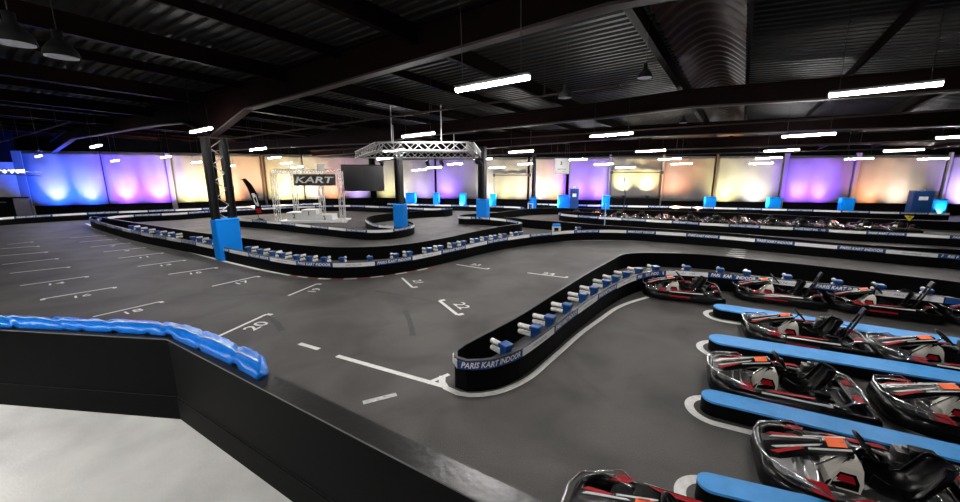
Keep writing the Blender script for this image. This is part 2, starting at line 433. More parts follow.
PAN = [ # side, px0, px1, colours of the lamps, power, label colour, height
 ('L', 30, 108, [(58, BLUE), (92, BLUE)], 620, 'blue-lit curtain panel at the left end of the left wall'),
 ('L', 109, 172, [(128, PURP), (160, PURP)], 560, 'violet-lit curtain panel on the left wall, right of the blue one'),
 ('L', 177, 218, [(191, YEL), (209, YEL)], 330, 'yellow-lit curtain panel behind the twin-legged column'),
 ('L', 221, 265, [(232, ORG), (255, ORG)], 360, 'orange-lit curtain panel behind the black feather flag'),
 ('L', 268, 305, [(283, YEL), (297, YEL)], 300, 'greenish yellow-lit curtain panel at the left of the podium truss'),
 ('L', 306, 371, [(315, WARM), (335, ORG), (358, LIL)], 330, 'cream-lit curtain panel behind the podium and the black screen'),
 ('R', 377, 435, [(388, YEL), (405, WHT), (424, LIL)], 330, 'pale curtain panel right of the black screen'),
 ('R', 437, 478, [(447, PURP), (464, LIL)], 400, 'lilac-lit curtain panel behind the lighting truss'),
 ('R', 480, 527, [(490, WHT), (505, YEL), (520, WARM)], 330, 'white curtain panel with a roller shutter between two black columns'),
 ('R', 529, 565, [(540, WHT), (556, ORG)], 330, 'peach-lit curtain panel left of the hanging white sign'),
 ('R', 568, 607, [(576, PURP), (598, PURP)], 460, 'violet-lit curtain panel right of the hanging white sign'),
 ('R', 609, 659, [(622, YEL), (645, YEL)], 330, 'cream-lit curtain panel above the black doorway'),
 ('R', 661, 711, [(672, ORG), (693, ORG)], 400, 'orange-lit curtain panel right of the black doorway'),
 ('R', 714, 779, [(724, YEL), (754, WHT)], 400, 'curtain panel lit yellow at its left and white at its right'),
 ('R', 782, 849, [(796, PURP), (818, PURP)], 540, 'violet-lit curtain panel in the right part of the far wall'),
 ('R', 852, 938, [(868, ORG), (895, WARM), (925, WHT)], 420, 'peach-lit curtain panel above the dark blue cabinet'),
 ('R', 943, 1000, [(965, LIL)], 420, 'pale lilac curtain panel at the right edge of the view'),
]
SHORT = ['blue curtain panel', 'violet curtain of the left wall', 'yellow curtain behind the twin-legged column', 'orange curtain behind the feather flag', 'curtain at the left of the podium', 'curtain behind podium and screen', 'curtain right of the screen', 'lilac curtain behind the lighting truss', 'curtain right of the truss', 'peach curtain left of the sign', 'violet curtain right of the sign', 'curtain above the black doorway', 'orange curtain right of the doorway', 'yellow and white curtain', 'violet curtain far right', 'curtain above the big dark cabinet', 'curtain at the right edge']
NAMEC = {BLUE: 'blue', PURP: 'violet', YEL: 'yellow', ORG: 'orange', WHT: 'white', LIL: 'lilac', WARM: 'cream'}
ORD = ['left', 'middle', 'right']
for i, (sd, x0, x1, lamps, pw, lb) in enumerate(PAN):
    a = wall_pt(sd, x0); b = wall_pt(sd, x1)
    curtain(a, b, .9 if i != 11 else 1.16, 4.95 if sd == 'L' else 4.72, lb, 'curtain', i*1.7)
    for j, (lx, c) in enumerate(lamps):
        q = wall_pt(sd, lx); n = Vector((-q.x, -q.y, 0)).normalized(); d = (b-a).normalized(); nn = Vector((-d.y, d.x, 0))
        if nn.dot(n) < 0: nn = -nn
        p = q + nn*1.35
        if i == 11: p = q + nn*.62 + Vector((0, 0, 1.16))
        oo = 'only' if len(lamps) == 1 else (ORD[j] if len(lamps) == 3 else ('left', 'right')[j])
        sh = SHORT[i]
        lab = f'{NAMEC[c]} floor uplight below the {sh}' + ('' if len(lamps) == 1 else f', {oo} one')
        uplight(p, q + Vector((0, 0, 4.3)), c, pw/len(lamps)*(1 if sd == 'L' else .85), lab)
# pillars between right wall panels
for k, (sd, x, lb) in enumerate([('L', 27, 'pale pillar at the left end of the blue curtain'), ('L', 174.5, 'white pillar between the violet and the yellow curtain'), ('L', 266.5, 'brown post right of the orange curtain'), ('R', 608, 'slim post left of the black doorway'), ('R', 660, 'slim post right of the black doorway'), ('R', 712.5, 'dark post left of the yellow and white curtain'), ('R', 780.5, 'grey post left of the right violet curtain'), ('R', 850.5, 'grey post right of the right violet curtain'), ('R', 940.5, 'pale post at the right end of the peach curtain')]):
    q = wall_pt(sd, x); w_ = .55 if x < 30 else (.3 if x in (174.5, 850.5, 780.5) else .16)
    o = MB().box((0,0,2.45), (w_, .24, 4.9)).box((0,0,.05), (w_+.1, .3, .1)).build('wall_post', 'postp' if x != 712.5 and x != 266.5 else 'flange', loc=q + Vector((0,0,0))); tag(o, lb, 'post')
    o.rotation_euler.z = math.atan2((Bq-Aq).y, (Bq-Aq).x) if sd == 'L' else math.atan2(dr.y, dr.x)

# ------------------------------------------------------------------ track barriers
H = .53
BLET = 'PARIS KART INDOOR'
def barrier(label, pts, side, near_u=None, ban=1.22, shelf=True, banners=True, lettering=0, phase=0, name='track_barrier', step=.25, h=H, blue_first=True, shr=None):
    """pts: pixels of the top edge.  side=+1: banners on the right of the path direction."""
    P = Path([G(x, y, h) for x, y in pts], step)
    root = empty(name, (0,0,0), label=label, cat='barrier')
    mb = MB(); ribbon(mb, P, 0, P.L, -.045, 0, 0, h-.012, step, side); mb.build('skin', 'skin', root)
    mb = MB(); ribbon(mb, P, 0, P.L, -.055, .012, h-.014, h, step, side); mb.build('rim', 'rim', root)
    if shelf:
        mb = MB(); ribbon(mb, P, shr[0]*P.L if shr else 0, shr[1]*P.L if shr else P.L, -.24, -.045, h-.14, h-.12, step, side); mb.build('shelf', 'shelf', root)
    u = phase; k = 0 if blue_first else 1; blues = []; whites = []
    while banners and u < P.L - .3 and k < 96:
        u1 = min(P.L, u + ban)
        m = 'bblue' if k % 2 == 0 else 'bwhite'
        mb = MB(); ribbon(mb, P, u+.012, u1-.012, 0.002, .014, h-.15, h-.015, step, side)
        b = mb.build('banner', m, root); b['label'] = 'blue banner strip' if k % 2 == 0 else 'white banner strip'
        mid, n = P.at((u+u1)/2)
        if u1-u > ban*.8 and lettering and (k % 2 == 0 or mid.y < 14):
            if k % 2 == 0: t, sz, bold, mt, sh = BLET, .1, .03, 'tblue', 0.25
            else: t, sz, bold, mt, sh = 'PARIS INDOOR', .052, .0, 'tgrey', .2
            vs, fs, wd = text_geo(t, sz, bold, sh)
            room = (u1-u)*.9; kx = min(1.0, room/wd) if k % 2 else room/wd
            st = (u+u1)/2 - wd*kx/2
            out = []
            for (a, c) in vs:
                ua = st + a*kx if side > 0 else (u+u1) - (st + a*kx)
                p, nn = P.at(ua); out.append(Vector((p.x, p.y, 0)) + nn*side*.0165 + Vector((0, 0, h - .122 + (0.012 if k % 2 else 0) + c)))
            MB().add(out, fs).build('lettering', mt, b)
        u = u1; k += 1
    return P, root
# nearest island: back skin (right to left), round the tip, front skin (left to right)
isl1 = [(1010,290),(960,281.8),(885,273),(800,263.6),(747,258.4),(724,255.9),(707,254.4),(679,253.0),(641,252.4),(623.4,253.8),(612,259),(583,275),(553,293.3),(515.4,316.5),(478,336),(462,344.5),(454.5,350),(452.6,355),(457.7,359.6),(470,361.2),(492.9,359.5),(513,353),(544.3,333),(564.4,317.4),(584.5,302.8),(600.8,292.0),(617,283),(632,276.4),(651,271.4),(678.7,270.4),(721,273),(747,275.6),(777,279),(813.4,282.6),(867,288.4),(928.9,294.8),(960,299),(1010,306)]
def img_side(): return 1
P_ = Path([G(x, y, H) for x, y in isl1])
tipu = P_.near(G(455.5, 358.5, H)); ban1 = 1.2
u_blue = tipu; ph = u_blue - math.floor(u_blue/(2*ban1))*2*ban1
P1, _r = barrier('nearest track barrier island, lettered banner strips curving right past the parked karts', isl1, 1, ban=ban1, lettering=40, phase=ph, shr=(tipu/P_.L + .01, 1))
sd1 = -1
P2pts = [(1000,260),(960,255.3),(921.6,252.2),(882,248.9),(840,245.5),(783,240.9),(755,238.6),(730,236.4),(700,234.2),(680,232.7),(664,231.8),(643,230.7),(624,230),(605,229.6),(587,229.8),(571,230.4),(553,231.8),(538,233.2),(525,234.7),(509,236.8),(496,239),(482,241.6),(460,246.3),(441,250.3),(421,254.3),(399.6,258),(370.7,261.4),(339,262.6),(310,261.8),(289,259.6),(264,255.5),(240,250.8),(213.6,245.3),(176,238.3),(140.7,232),(113,225.5),(96,220.8),(89.5,218),(92,216.4),(118,219.9),(176,228.8),(201,232.4),(240,237.2),(268,240.8),(300,244.4),(340,247),(396,244.8),(440,238.4),(471,232),(505,225.6),(519,224),(521.5,222.6),(515,220.8),(500,218.4),(480,216.9),(462,216.4),(458,215.9),(461,214.9),(477,213.5),(494,212.6),(510,210.7),(532,208.4),(560,207.9),(591,208.9),(623,209.6),(680,211.2),(730,212.6),(820,216.6),(960,221.8),(1000,223.4)]
P2, _r = barrier('long winding banner barrier behind the nearest island, from right edge to far left', P2pts, -1, ban=1.35, lettering=60, shelf=True, shr=(0, .40))
P3, _r = barrier('plain black inner barrier skin edging the far right track lane', [(1000,253),(960,249.6),(900,246.6),(840,243),(783,237.8),(730,233.2),(680,229.9),(635,227.4),(598,224.9),(560,221.8),(528,219.4),(512,217.6),(504,216.8)], -1, shelf=False, banners=False)
P4, _r = barrier('banner barrier sweeping in front of the podium to the column before the screen', [(229,216.8),(235,218),(258,219.8),(280.5,221.7),(305,224.4),(331,226.7),(351,228.7),(371,229.8),(390,229.2),(406,226.9),(414,224.2),(412,222),(404,220.4)], 1, ban=1.35, lettering=60)
P5, _r = barrier('far banner barrier passing behind the podium and hooking back near the middle', [(97,219.2),(100,217.9),(106,216.9),(126,215),(180,212.5),(208,210.6),(240,209),(270,207.4),(300,206.2),(344,205),(384,206.3),(433,208.3),(449,208.0),(452,208.6),(445,209.6),(425,210.6),(405,211.9),(385,213.8),(372,215.6),(365.5,218.2),(368,221),(376,224.2),(394,226)], 1, ban=1.5, lettering=60, shelf=False)
P6, _r = barrier('perimeter barrier with banner strips running along the foot of the curtained walls', [(-60,223),(0,217.4),(50,214.4),(100,211.9),(180,208.9),(240,206.3),(300,203.8),(344,201.6),(378,200.6),(410,200.6),(440,200.9),(478,201.9),(528,203),(560,204),(620,205.2),(680,206.3),(750,208),(820,209.8),(900,212),(950,213)], 1, ban=1.7, lettering=60, shelf=False)
P7, _r = barrier('short far barrier between the middle columns in front of the perimeter barrier', [(387,203.2),(410,203.6),(440,204.5),(460,204.8),(490,205.6),(519,206.6),(524,207.2)], 1, ban=1.6, lettering=60, shelf=False)
P8, _r = barrier('barrier in front of the distant row of parked karts, with a rounded left end', [(1000,238.4),(955,235.6),(894,232.4),(840,229.8),(820,228.5),(760,225.6),(700,222.4),(680,221.2),(635,218.6),(589,215.9),(566,214),(559,212.9),(561,211.9),(575,211.9),(600,212.6)], -1, ban=1.45, lettering=60, shelf=False)

# roller posts inside the barriers
def make_roller():
    root = empty('roller_post', (0,0,0))
    mb = MB(); mb.bbox((0, 0, .31), (.14, .16, .62), .015); mb.bbox((0, 0, .6), (.19, .2, .07), .015); mb.build('post', 'post', root)
    for z in (.56, .44):
        mb = MB(); mb.cyl((.0, .08, z), (.0, .36, z), .046, 12); mb.cyl((0, .36, z), (0, .375, z), .03, 10); mb.build('roller', 'roll', root)
    return root
rp = make_roller(); first = True
def place_roller(px, py, path, side, label, group, off=.17):
    global first
    q = G(px, py, H); u = path.near(q); p, n = path.at(u)
    o = rp if first else copy_tree(rp); first = False
    inw = -n*side
    o.location = Vector((p.x, p.y, 0)) + inw*off
    o.rotation_euler = (0, 0, math.atan2(inw.y, inw.x) - math.pi/2)
    tag(o, label, 'roller post', group)
for x, y in [(513,352),(541,335),(560.5,320.5),(577,308),(590,299),(601,291.8),(611,286),(621,281),(631,276.8),(643,273.2),(657,271),(684,270.6),(717,272.6),(752,276.1),(791.5,280.3),(836,285),(886,290.4),(943,296.7)]:
    place_roller(x, y, P1, 1, 'blue post with two white rollers inside the nearest track island', 'roller posts in the nearest island')
for x, y in [(123,228),(131,230),(140,231.5),(150.8,233.7),(158,235),(165.8,236.5),(184.7,239.8),(193.5,241.3),(201,243),(211,244.8),(241,251),(250,252.8),(262.7,255.2),(275.8,257.5),(289,259.5),(303.7,261),(321,262.3),(343,262.6),(370.8,261.4),(397,258.4),(417,255),(433,252),(446.9,249),(458.7,246.6),(471.4,244),(482.7,241.5),(492.7,239.6),(501.5,238),(510,236.6),(517.8,235.5),(525.5,234.6),(583,230)]:
    place_roller(x, y, P2, -1, 'small blue post with white rollers inside the long winding barrier', 'roller posts in the long winding barrier', .3)

# ------------------------------------------------------------------ foreground wall and its blue cover
def fgwall():
    root = empty('spectator_wall', (W1.x, W1.y, 0), label='tall black board wall bending across the lower left, in front of the blue vinyl padding', cat='wall')
    off = -Vector((W1.x, W1.y, 0))
    for k, (a, b) in enumerate(((W0, W1), (W1, W2))):
        d = (b-a).normalized(); n = Vector((-d.y, d.x, 0))
        if n.y < 0: n = -n
        th = .14 if k == 0 else .2
        ext = d*(.05 if k == 0 else 0)
        A_, B_ = a+off, b+off+ext
        MB().prism([A_, B_, B_+n*th, A_+n*th], .36, 1.2).build('upper_board', 'skin', root)
        MB().prism([A_-n*.012, B_-n*.012, B_+n*th, A_+n*th], 0, .35).build('lower_board', 'skin', root)
        MB().prism([A_-n*.004, B_-n*.004, B_+n*th, A_+n*th], .351, .3585).build('seam_strip', 'rim', root)
        MB().prism([A_-n*.01, B_-n*.01, B_+n*(th+.01), A_+n*(th+.01)], 1.2, 1.215).build('top_cap', mat('cap_black_gloss', (.02,.02,.02), .3, bump=.15, bump_s=15), root)
        MB().prism([A_-n*.014, B_-n*.014, B_-n*.01, A_-n*.01], 1.2, 1.214).build('edge_strip', mat('worn_edge', (.16,.16,.16), .5), root)
fgwall()
def padding():
    inner = [(-60,326),(0,328.5),(60,331),(110,333.5),(150,336),(168,338),(180,343),(200,352),(222,362),(245,374),(264,385)]
    outer = [(-60,306),(0,313),(60,316.6),(110,318),(150,319),(176,321.4),(196,325.5),(215,331),(235,340),(254,348),(271,356)]
    I = catmull([G(x, y, 1.22) for x, y in inner], .12); n = len(I)
    Pi = Path([G(x, y, 1.22) for x, y in inner], .1); Po = Path([G(x, y, 1.3) for x, y in outer], .1)
    secs = []; N = 110; K = 24
    for i in range(N+1):
        a, _ = Pi.at(Pi.L*i/N); b, nb = Po.at(Po.L*i/N); a = Vector((a.x, a.y, 0)); b = Vector((b.x, b.y, 0))
        ua = (b-a).normalized(); a0 = a.copy(); a = a - ua*.03
        c = (a+b)/2; hw = (b-a)/2
        u = i/N*Po.L
        pinch = 1 - .10*math.exp(-((u % .9 - .45)/.05)**2)
        endk = min(1, (N-i)/3+.25)
        sec = []
        for k in range(K):
            th = 2*math.pi*k/K; cx = math.copysign(abs(math.cos(th))**.6, math.cos(th)); sz = math.copysign(abs(math.sin(th))**.6, math.sin(th))
            w = 1 + .09*noise.noise(Vector((u*4.5, k*.6, 1))) + .05*noise.noise(Vector((u*14, k*1.3, 5)))
            v = c + hw*cx*w*pinch*endk + Vector((0, 0, 1.06 + .27*sz*w*pinch*(.6+.4*endk)))
            if v.z < 1.232:
                dd = (v - a0).dot(ua)
                if dd < .23: v += ua*(.23-dd)
            sec.append(v)
        secs.append(sec)
    o = MB().strip(secs, smooth=True).build('vinyl_padding', 'vinyl')
    tag(o, 'wrinkled glossy blue vinyl padding lying along the far side of the black board wall', 'padding')
    mb = MB()
    for j in range(5): pass
    # pale strip along the top outer side, painting in the glossy crease highlights
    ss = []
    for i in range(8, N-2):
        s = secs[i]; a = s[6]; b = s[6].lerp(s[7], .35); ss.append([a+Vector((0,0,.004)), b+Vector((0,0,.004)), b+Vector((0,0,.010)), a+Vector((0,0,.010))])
    mb.strip(ss, smooth=True).build('highlight_strip', mat('vinyl_highlight', (.35,.5,.68), .15, bump=.9, bump_s=25), o)
    # tyre wall skirt below the padding on the track side
    sk = MB()
    secs2 = []
    for i in range(0, N+1, 2):
        a, _ = Pi.at(Pi.L*i/N); b, _ = Po.at(Po.L*i/N); a = Vector((a.x, a.y, 0)); b = Vector((b.x, b.y, 0)); d = (b-a).normalized()
        secs2.append([a+d*.24, b-d*.05, b-d*.05+Vector((0,0,.8)), a+d*.24+Vector((0,0,.8))])
    sk.strip(secs2).build('support_block', 'skin', o)
padding()

# ------------------------------------------------------------------ blue topped dividers between the karts
def divider(tip, edge_u, edge_l, label):
    z = .23
    U = [G(x, y, z) for x, y in edge_u]; Lw = [G(x, y, z) for x, y in edge_l]
    dirv = (U[-1]-U[0]).normalized(); n = Vector((-dirv.y, dirv.x, 0))
    T = G(*tip, z)
    wd = abs((Lw[0]-U[0]).dot(n)); wd = max(.24, min(.5, wd)); r = wd/2
    base = T + dirv*r; c0 = base
    L = 7.5
    ctr = T + dirv*r
    # centre line through the tip, direction along the edge
    pts = [Vector((math.cos(a), math.sin(a), 0)) for a in [R(90)+R(180)*k/14 for k in range(15)]]
    X = Vector((dirv.x, dirv.y, 0)); Yv = n
    poly = [(ctr + X*p.x*r + Yv*p.y*r) for p in pts]; poly += [ctr + X*L - Yv*r, ctr + X*L + Yv*r]
    root = empty('lane_divider', (T.x, T.y, 0), label=label, cat='divider')
    o = -Vector((T.x, T.y, 0))
    P = [q + o for q in poly]
    MB().prism(P, 0, z-.03).build('side_wall', 'skin', root)
    MB().prism(P, z-.03, z).build('top_cover', 'divtop', root)
    # painted white line around the nose
    r0, r1 = r+.10, r+.22; c = ctr + X*.02
    arc = [R(62)+R(215)*k/24 for k in range(25)]
    vo = [c + X*math.cos(a)*r1 + Yv*math.sin(a)*r1 for a in arc]; vi = [c + X*math.cos(a)*r0 + Yv*math.sin(a)*r0 for a in arc]
    tl = X*1.3 - Yv*0.0
    vo.append(c + X*1.25 - Yv*(r1-.02)); vi.append(c + X*1.25 - Yv*(r0-.02))
    m = len(vo); vs = [Vector((v.x, v.y, .004)) for v in vo+vi]
    MB().add(vs, [(k, k+1, m+k+1, m+k) for k in range(m-1)]).build('painted_nose_line', 'paint', fl)
    return X, Yv, r
divider((713.5,305.5), [(725,303.7),(960,337)], [(719,308.4),(893.7,331.7)], 'blue-topped lane divider, farthest of the four beside the karts')
divider((709,337), [(719.5,331.7),(960,368)], [(714,341),(879,375.8)], 'blue-topped lane divider, second from the near barrier')
X3, Y3, r3 = divider((701.5,393), [(710,387.7),(958,443)], [(707,399),(755.7,409.5)], 'blue-topped lane divider, second nearest, its rounded end ringed by a white line')
divider((697,478.5), [(713,473),(750,481.5)], [(704,489),(722,500)], 'nearest blue-topped lane divider, cut by the bottom edge')

# ------------------------------------------------------------------ karts
def rounded_outline(a, bf, br, n=7):
    # closed outline, x forward: nose rounded wide, tail squarer
    pts = []
    def arc(cx, cy, rx, ry, a0, a1):
        for k in range(n+1):
            t = R(a0 + (a1-a0)*k/n); pts.append(Vector((cx+rx*math.cos(t), cy+ry*math.sin(t), 0)))
    arc(a-.42, bf-.36, .42, .36, 0, 90); arc(-a+.16, br-.14, .16, .14, 90, 180); arc(-a+.16, -br+.14, .16, .14, 180, 270); arc(a-.42, -bf+.36, .42, .36, 270, 360)
    return pts
def make_kart():
    root = empty('go_kart', (0,0,0))
    # wraparound bumper
    ol = rounded_outline(.98, .64, .68); n = len(ol); secs = []
    for i, p in enumerate(ol):
        d = ol[(i+1) % n] - ol[i-1]; d.normalize(); nn = Vector((d.y, -d.x, 0))
        front = max(0, p.x-.4)/.58
        prof = [(0, .05), (.01, .10), (-.01, .20+.02*front), (-.05, .245+.03*front), (-.11, .235+.03*front), (-.12, .08), (-.08, .05)]
        secs.append([p + nn*a + Vector((0,0,z)) for a, z in prof])
    MB().strip(secs, closed=True, smooth=True).build('wraparound_bumper', 'kblack', root)
    for sg in (-1, 1):    # stripes on the bumper flanks
        MB().box((.1, sg*.672, .17), (.5, .006, .035)).build('flank_stripe', 'kred', root)
    MB().prism([Vector((.9, .3, 0)), Vector((.9, -.3, 0)), Vector((.3, -.42, 0)), Vector((-.75, -.42, 0)), Vector((-.75, .42, 0)), Vector((.3, .42, 0))], .06, .075).build('floor_pan', mat('pan_grey', (.12,.12,.12), .4, .5), root)
    fr = MB()
    for sg in (-1, 1):
        fr.tube([(.88, sg*.22, .11), (.45, sg*.3, .11), (0, sg*.38, .11), (-.78, sg*.36, .11)], .016, 8)
        fr.tube([(.3, sg*.36, .12), (.1, sg*.58, .13), (-.35, sg*.58, .13), (-.45, sg*.37, .12)], .012, 8)
    for x in (.85, .3, -.35, -.75): fr.cyl((x, -.36, .11), (x, .36, .11), .014, 8)
    fr.build('chassis_tubes', 'engine', root)
    hp = MB(); hp.tube([(.45, .50, .26), (.72, .48, .33), (.92, .36, .35), (1.0, .15, .35), (1.0, -.15, .35), (.92, -.36, .35), (.72, -.48, .33), (.45, -.50, .26)], .013, 8)
    hp.tube([(.9, .34, .24), (.92, .34, .35)], .01, 6).tube([(.9, -.34, .24), (.92, -.34, .35)], .01, 6)
    hp.build('front_hoop', 'chrome', root)
    # front fairing wedge rising towards the wheel
    secs = []
    for x, w_, zc, th in ((.93, .20, .30, .03), (.8, .25, .345, .05), (.6, .19, .41, .06), (.4, .15, .475, .06), (.24, .145, .52, .06), (.19, .135, .525, .05)):
        secs.append([Vector((x, -w_, zc-.03)), Vector((x, -w_*.75, zc+.012)), Vector((x, 0, zc+.03)), Vector((x, w_*.75, zc+.012)), Vector((x, w_, zc-.03)), Vector((x-.01, w_*.6, zc-th-.02)), Vector((x-.01, -w_*.6, zc-th-.02))])
    fa = MB().strip(secs).build('nose_fairing', 'kblack', root)
    def on_f(x, y):      # height of the fairing's upper surface
        xs = (.93, .8, .6, .4, .24, .19); zs = (.33, .375, .44, .505, .55, .555)
        for i in range(5):
            if xs[i] >= x >= xs[i+1]: return zs[i]+(zs[i+1]-zs[i])*(xs[i]-x)/(xs[i]-xs[i+1]) - abs(y)*.13 + .004
        return .56
    def patch(pts, name, m, parent, dz=0.0):
        vs = [Vector((x, y, on_f(x, y)+dz)) for x, y in pts]; k = len(vs)
        vs2 = [v - Vector((0,0,.006)) for v in vs]
        return MB().add(vs+vs2, [tuple(range(k)), tuple(range(2*k-1, k-1, -1))] + [(i, (i+1) % k, k+(i+1) % k, k+i) for i in range(k)]).build(name, m, parent)
    patch([(.38, -.085), (.38, .085), (.23, .085), (.23, -.085)], 'number_plate', 'korange', fa, .008)
    for sg in (-1, 1):
        patch([(.88, sg*.16), (.82, sg*.2), (.58, sg*.12), (.62, sg*.09)], 'red_stripe', 'kred', fa, .004)
        patch([(.86, sg*.09), (.82, sg*.12), (.45, sg*.07), (.42, sg*.045)], 'silver_stripe', 'ksilver', fa, .005)
        patch([(.55, sg*.13), (.55, sg*.105), (.2, sg*.10), (.2, sg*.125)], 'silver_edge', 'ksilver', fa, .003)
    # side fairings, sloping in from the bumper, with red and silver prints
    for sg in (-1, 1):
        secs = []
        for x, z in ((.42, .25), (.2, .29), (-.3, .31), (-.6, .27)):
            secs.append([Vector((x, sg*.64, .22)), Vector((x, sg*.58, z)), Vector((x, sg*.44, z-.02)), Vector((x, sg*.46, .14))])
        sp_ = MB().strip(secs).build('side_fairing', 'kblack', root)
        MB().add([(.3, sg*.565, .287), (-.25, sg*.565, .318), (-.3, sg*.50, .312), (.15, sg*.50, .30)], [(0,1,2,3)]).build('red_print', 'kred', sp_)
        MB().add([(.34, sg*.615, .262), (-.45, sg*.615, .272), (-.45, sg*.59, .295), (.34, sg*.59, .277)], [(0,1,2,3)]).build('silver_print', 'ksilver', sp_)
        MB().tube([(.45, sg*.58, .27), (.55, sg*.60, .33), (.78, sg*.5, .31)], .010, 6).build('corner_bar', 'chrome', root)
        # front corner fairing, red
        MB().add([(.42, sg*.62, .27), (.58, sg*.60, .275), (.66, sg*.44, .30), (.47, sg*.47, .32)], [(0,1,2,3)]).build('corner_print', 'kred', root)
    # wheels
    for x, r_, w_ in ((.52, .125, .12), (-.58, .135, .18)):
        for sg in (-1, 1):
            wh = MB().lathe([(r_*.55, -w_/2), (r_*.85, -w_/2), (r_, -w_*.36), (r_, w_*.36), (r_*.85, w_/2), (r_*.55, w_/2)], (x, sg*.47, r_), 'y', 20).build('wheel', 'rubber', root)
            MB().lathe([(0, -w_*.1), (r_*.2, -w_*.1), (r_*.25, -w_*.38), (r_*.3, -w_*.1), (r_*.55, -w_*.42), (r_*.55, w_*.42), (r_*.3, w_*.1), (r_*.25, w_*.38), (0, w_*.36)], (x, sg*.47, r_), 'y', 16).build('rim', 'ksilver', wh)
    MB().cyl((-.58, -.44, .135), (-.58, .44, .135), .02, 10).build('rear_axle', 'chrome', root)
    MB().cyl((.52, -.42, .13), (.52, .42, .13), .012, 8).build('front_axle', 'chrome', root)
    for sg in (-1, 1): MB().cyl((.47, sg*.40, .14), (.42, sg*.05, .16), .009, 6).build('tie_rod', 'chrome', root)
    # pedals
    for sg in (-1, 1): MB().tube([(.62, sg*.2, .1), (.66, sg*.2, .26), (.66, sg*.08, .28)], .011, 6).box((.655, sg*.12, .26), (.02, .09, .06)).build('pedal', 'galv', root)
    # fuel tank between the legs
    tk = MB(); secs = []
    for z, x0, x1, w_ in ((.09, .08, .36, .15), (.2, .07, .35, .15), (.34, .08, .26, .125), (.40, .10, .22, .09)):
        secs.append([Vector((x0, -w_, z)), Vector((x1, -w_, z)), Vector((x1, w_, z)), Vector((x0, w_, z))])
    tk.strip(secs); t_ = tk.build('fuel_tank', 'kwhite', root)
    for sg in (-1, 1):
        lbp = MB().add([(.10, sg*.153, .11), (.33, sg*.153, .11), (.31, sg*.153, .20), (.27, sg*.142, .29), (.14, sg*.142, .29), (.10, sg*.153, .20)], [(0,1,2,3,4,5)]).build('tank_label', 'kblack', t_)
        MB().add([(.13, sg*.156, .19), (.29, sg*.156, .19), (.265, sg*.147, .265), (.16, sg*.147, .265)], [(0,1,2,3)]).build('red_label', 'kred', t_)
    MB().cyl((.16, 0, .39), (.16, 0, .43), .03, 12).build('filler_cap', 'kblack', t_)
    for sg in (-1, 1): MB().cyl((.37, sg*.16, .1), (.16, sg*.05, .5), .013, 6).build('column_support', 'kblack', root)
    # steering wheel
    rot = Matrix.Rotation(R(-48), 3, 'Y'); c = Vector((.07, 0, .575))
    sw = MB(); ring = [c + rot @ Vector((math.cos(t)*.15, math.sin(t)*.15, 0)) for t in [2*math.pi*k/28 for k in range(28)]]
    sw.tube(ring, .016, 8, closed=True)
    for a in (90, 210, 330): sw.tube([c, c + rot @ Vector((math.cos(R(a))*.145, math.sin(R(a))*.145, 0))], .012, 6)
    sw.lathe([(0, .02), (.04, .02), (.045, -.015), (0, -.015)], c, 'z', 12, None)
    swo = sw.build('steering_wheel', 'seat', root)
    MB().cyl(c, (.42, 0, .2), .012, 8).build('steering_column', 'chrome', swo)
    # seat shell
    secs = []; prof = [(.02, .16, .14), (-.08, .12, .19), (-.22, .10, .21), (-.34, .13, .215), (-.44, .24, .21), (-.52, .40, .20), (-.57, .52, .18), (-.59, .57, .13)]
    for x, z, w_ in prof:
        lip = .20 if x > -.3 else .10
        sec = []
        for k in range(9):
            t = -1 + 2*k/8; e = abs(t)**2.6
            sec.append(Vector((x + (.13*e if x < -.3 else 0), t*w_, z + lip*e*(1 if x > -.4 else .3))))
        sec2 = [v + Vector((-.012 if x < -.3 else 0, 0, -.018)) for v in reversed(sec)]
        secs.append(sec + sec2)
    so = MB().strip(secs, smooth=True).build('seat', 'seat', root)
    MB().tube([secs[i][0] for i in range(len(secs))] + [secs[-1][k] for k in range(1, 8)] + [secs[i][8] for i in range(len(secs)-1, -1, -1)], .012, 6).build('seat_rim', 'kblack', so)
    # engine on the right-hand flank behind the side fairing
    en = MB(); en.bbox((-.38, -.37, .22), (.26, .16, .2), .02)
    for k in range(6): en.box((-.38, -.37, .335+k*.018), (.17, .15, .008))
    en.cyl((-.38, -.37, .44), (-.38, -.37, .475), .03, 10)
    en.tube([(-.3, -.37, .3), (-.15, -.42, .3), (-.1, -.46, .24), (-.5, -.52, .22), (-.72, -.5, .22)], .022, 8)
    eo = en.build('engine', 'engine', root)
    MB().bbox((-.5, -.34, .44), (.22, .15, .1), .025).build('air_box', 'kblack', eo)
    b2 = MB(); b2.bbox((-.38, .37, .21), (.28, .14, .18), .02); b2.bbox((-.38, .37, .33), (.18, .1, .06), .015); b2.build('battery_case', 'kblack', root)
    rb = MB()
    rb.tube([(-.5, .55, .24), (-.66, .54, .36), (-.86, .4, .34), (-.9, 0, .33), (-.86, -.4, .34), (-.66, -.54, .36), (-.5, -.55, .24)], .014, 8)
    rb.tube([(-.58, .4, .12), (-.75, .36, .33)], .01, 6).tube([(-.58, -.4, .12), (-.75, -.36, .33)], .01, 6)
    rb.build('rear_hoop', 'chrome', root)
    MB().box((-.8, 0, .285), (.16, .7, .02), Matrix.Rotation(R(8), 3, 'Y')).build('rear_deck', 'kblack', root)
    for sg in (-1, 1): MB().box((-.8, sg*.24, .303), (.09, .16, .008), Matrix.Rotation(R(8), 3, 'Y')).build('rear_print', 'kred', root)
    return root
kart0 = make_kart()
KD = X3; kyaw = math.atan2(-KD.y, -KD.x)      # karts face left
kused = False
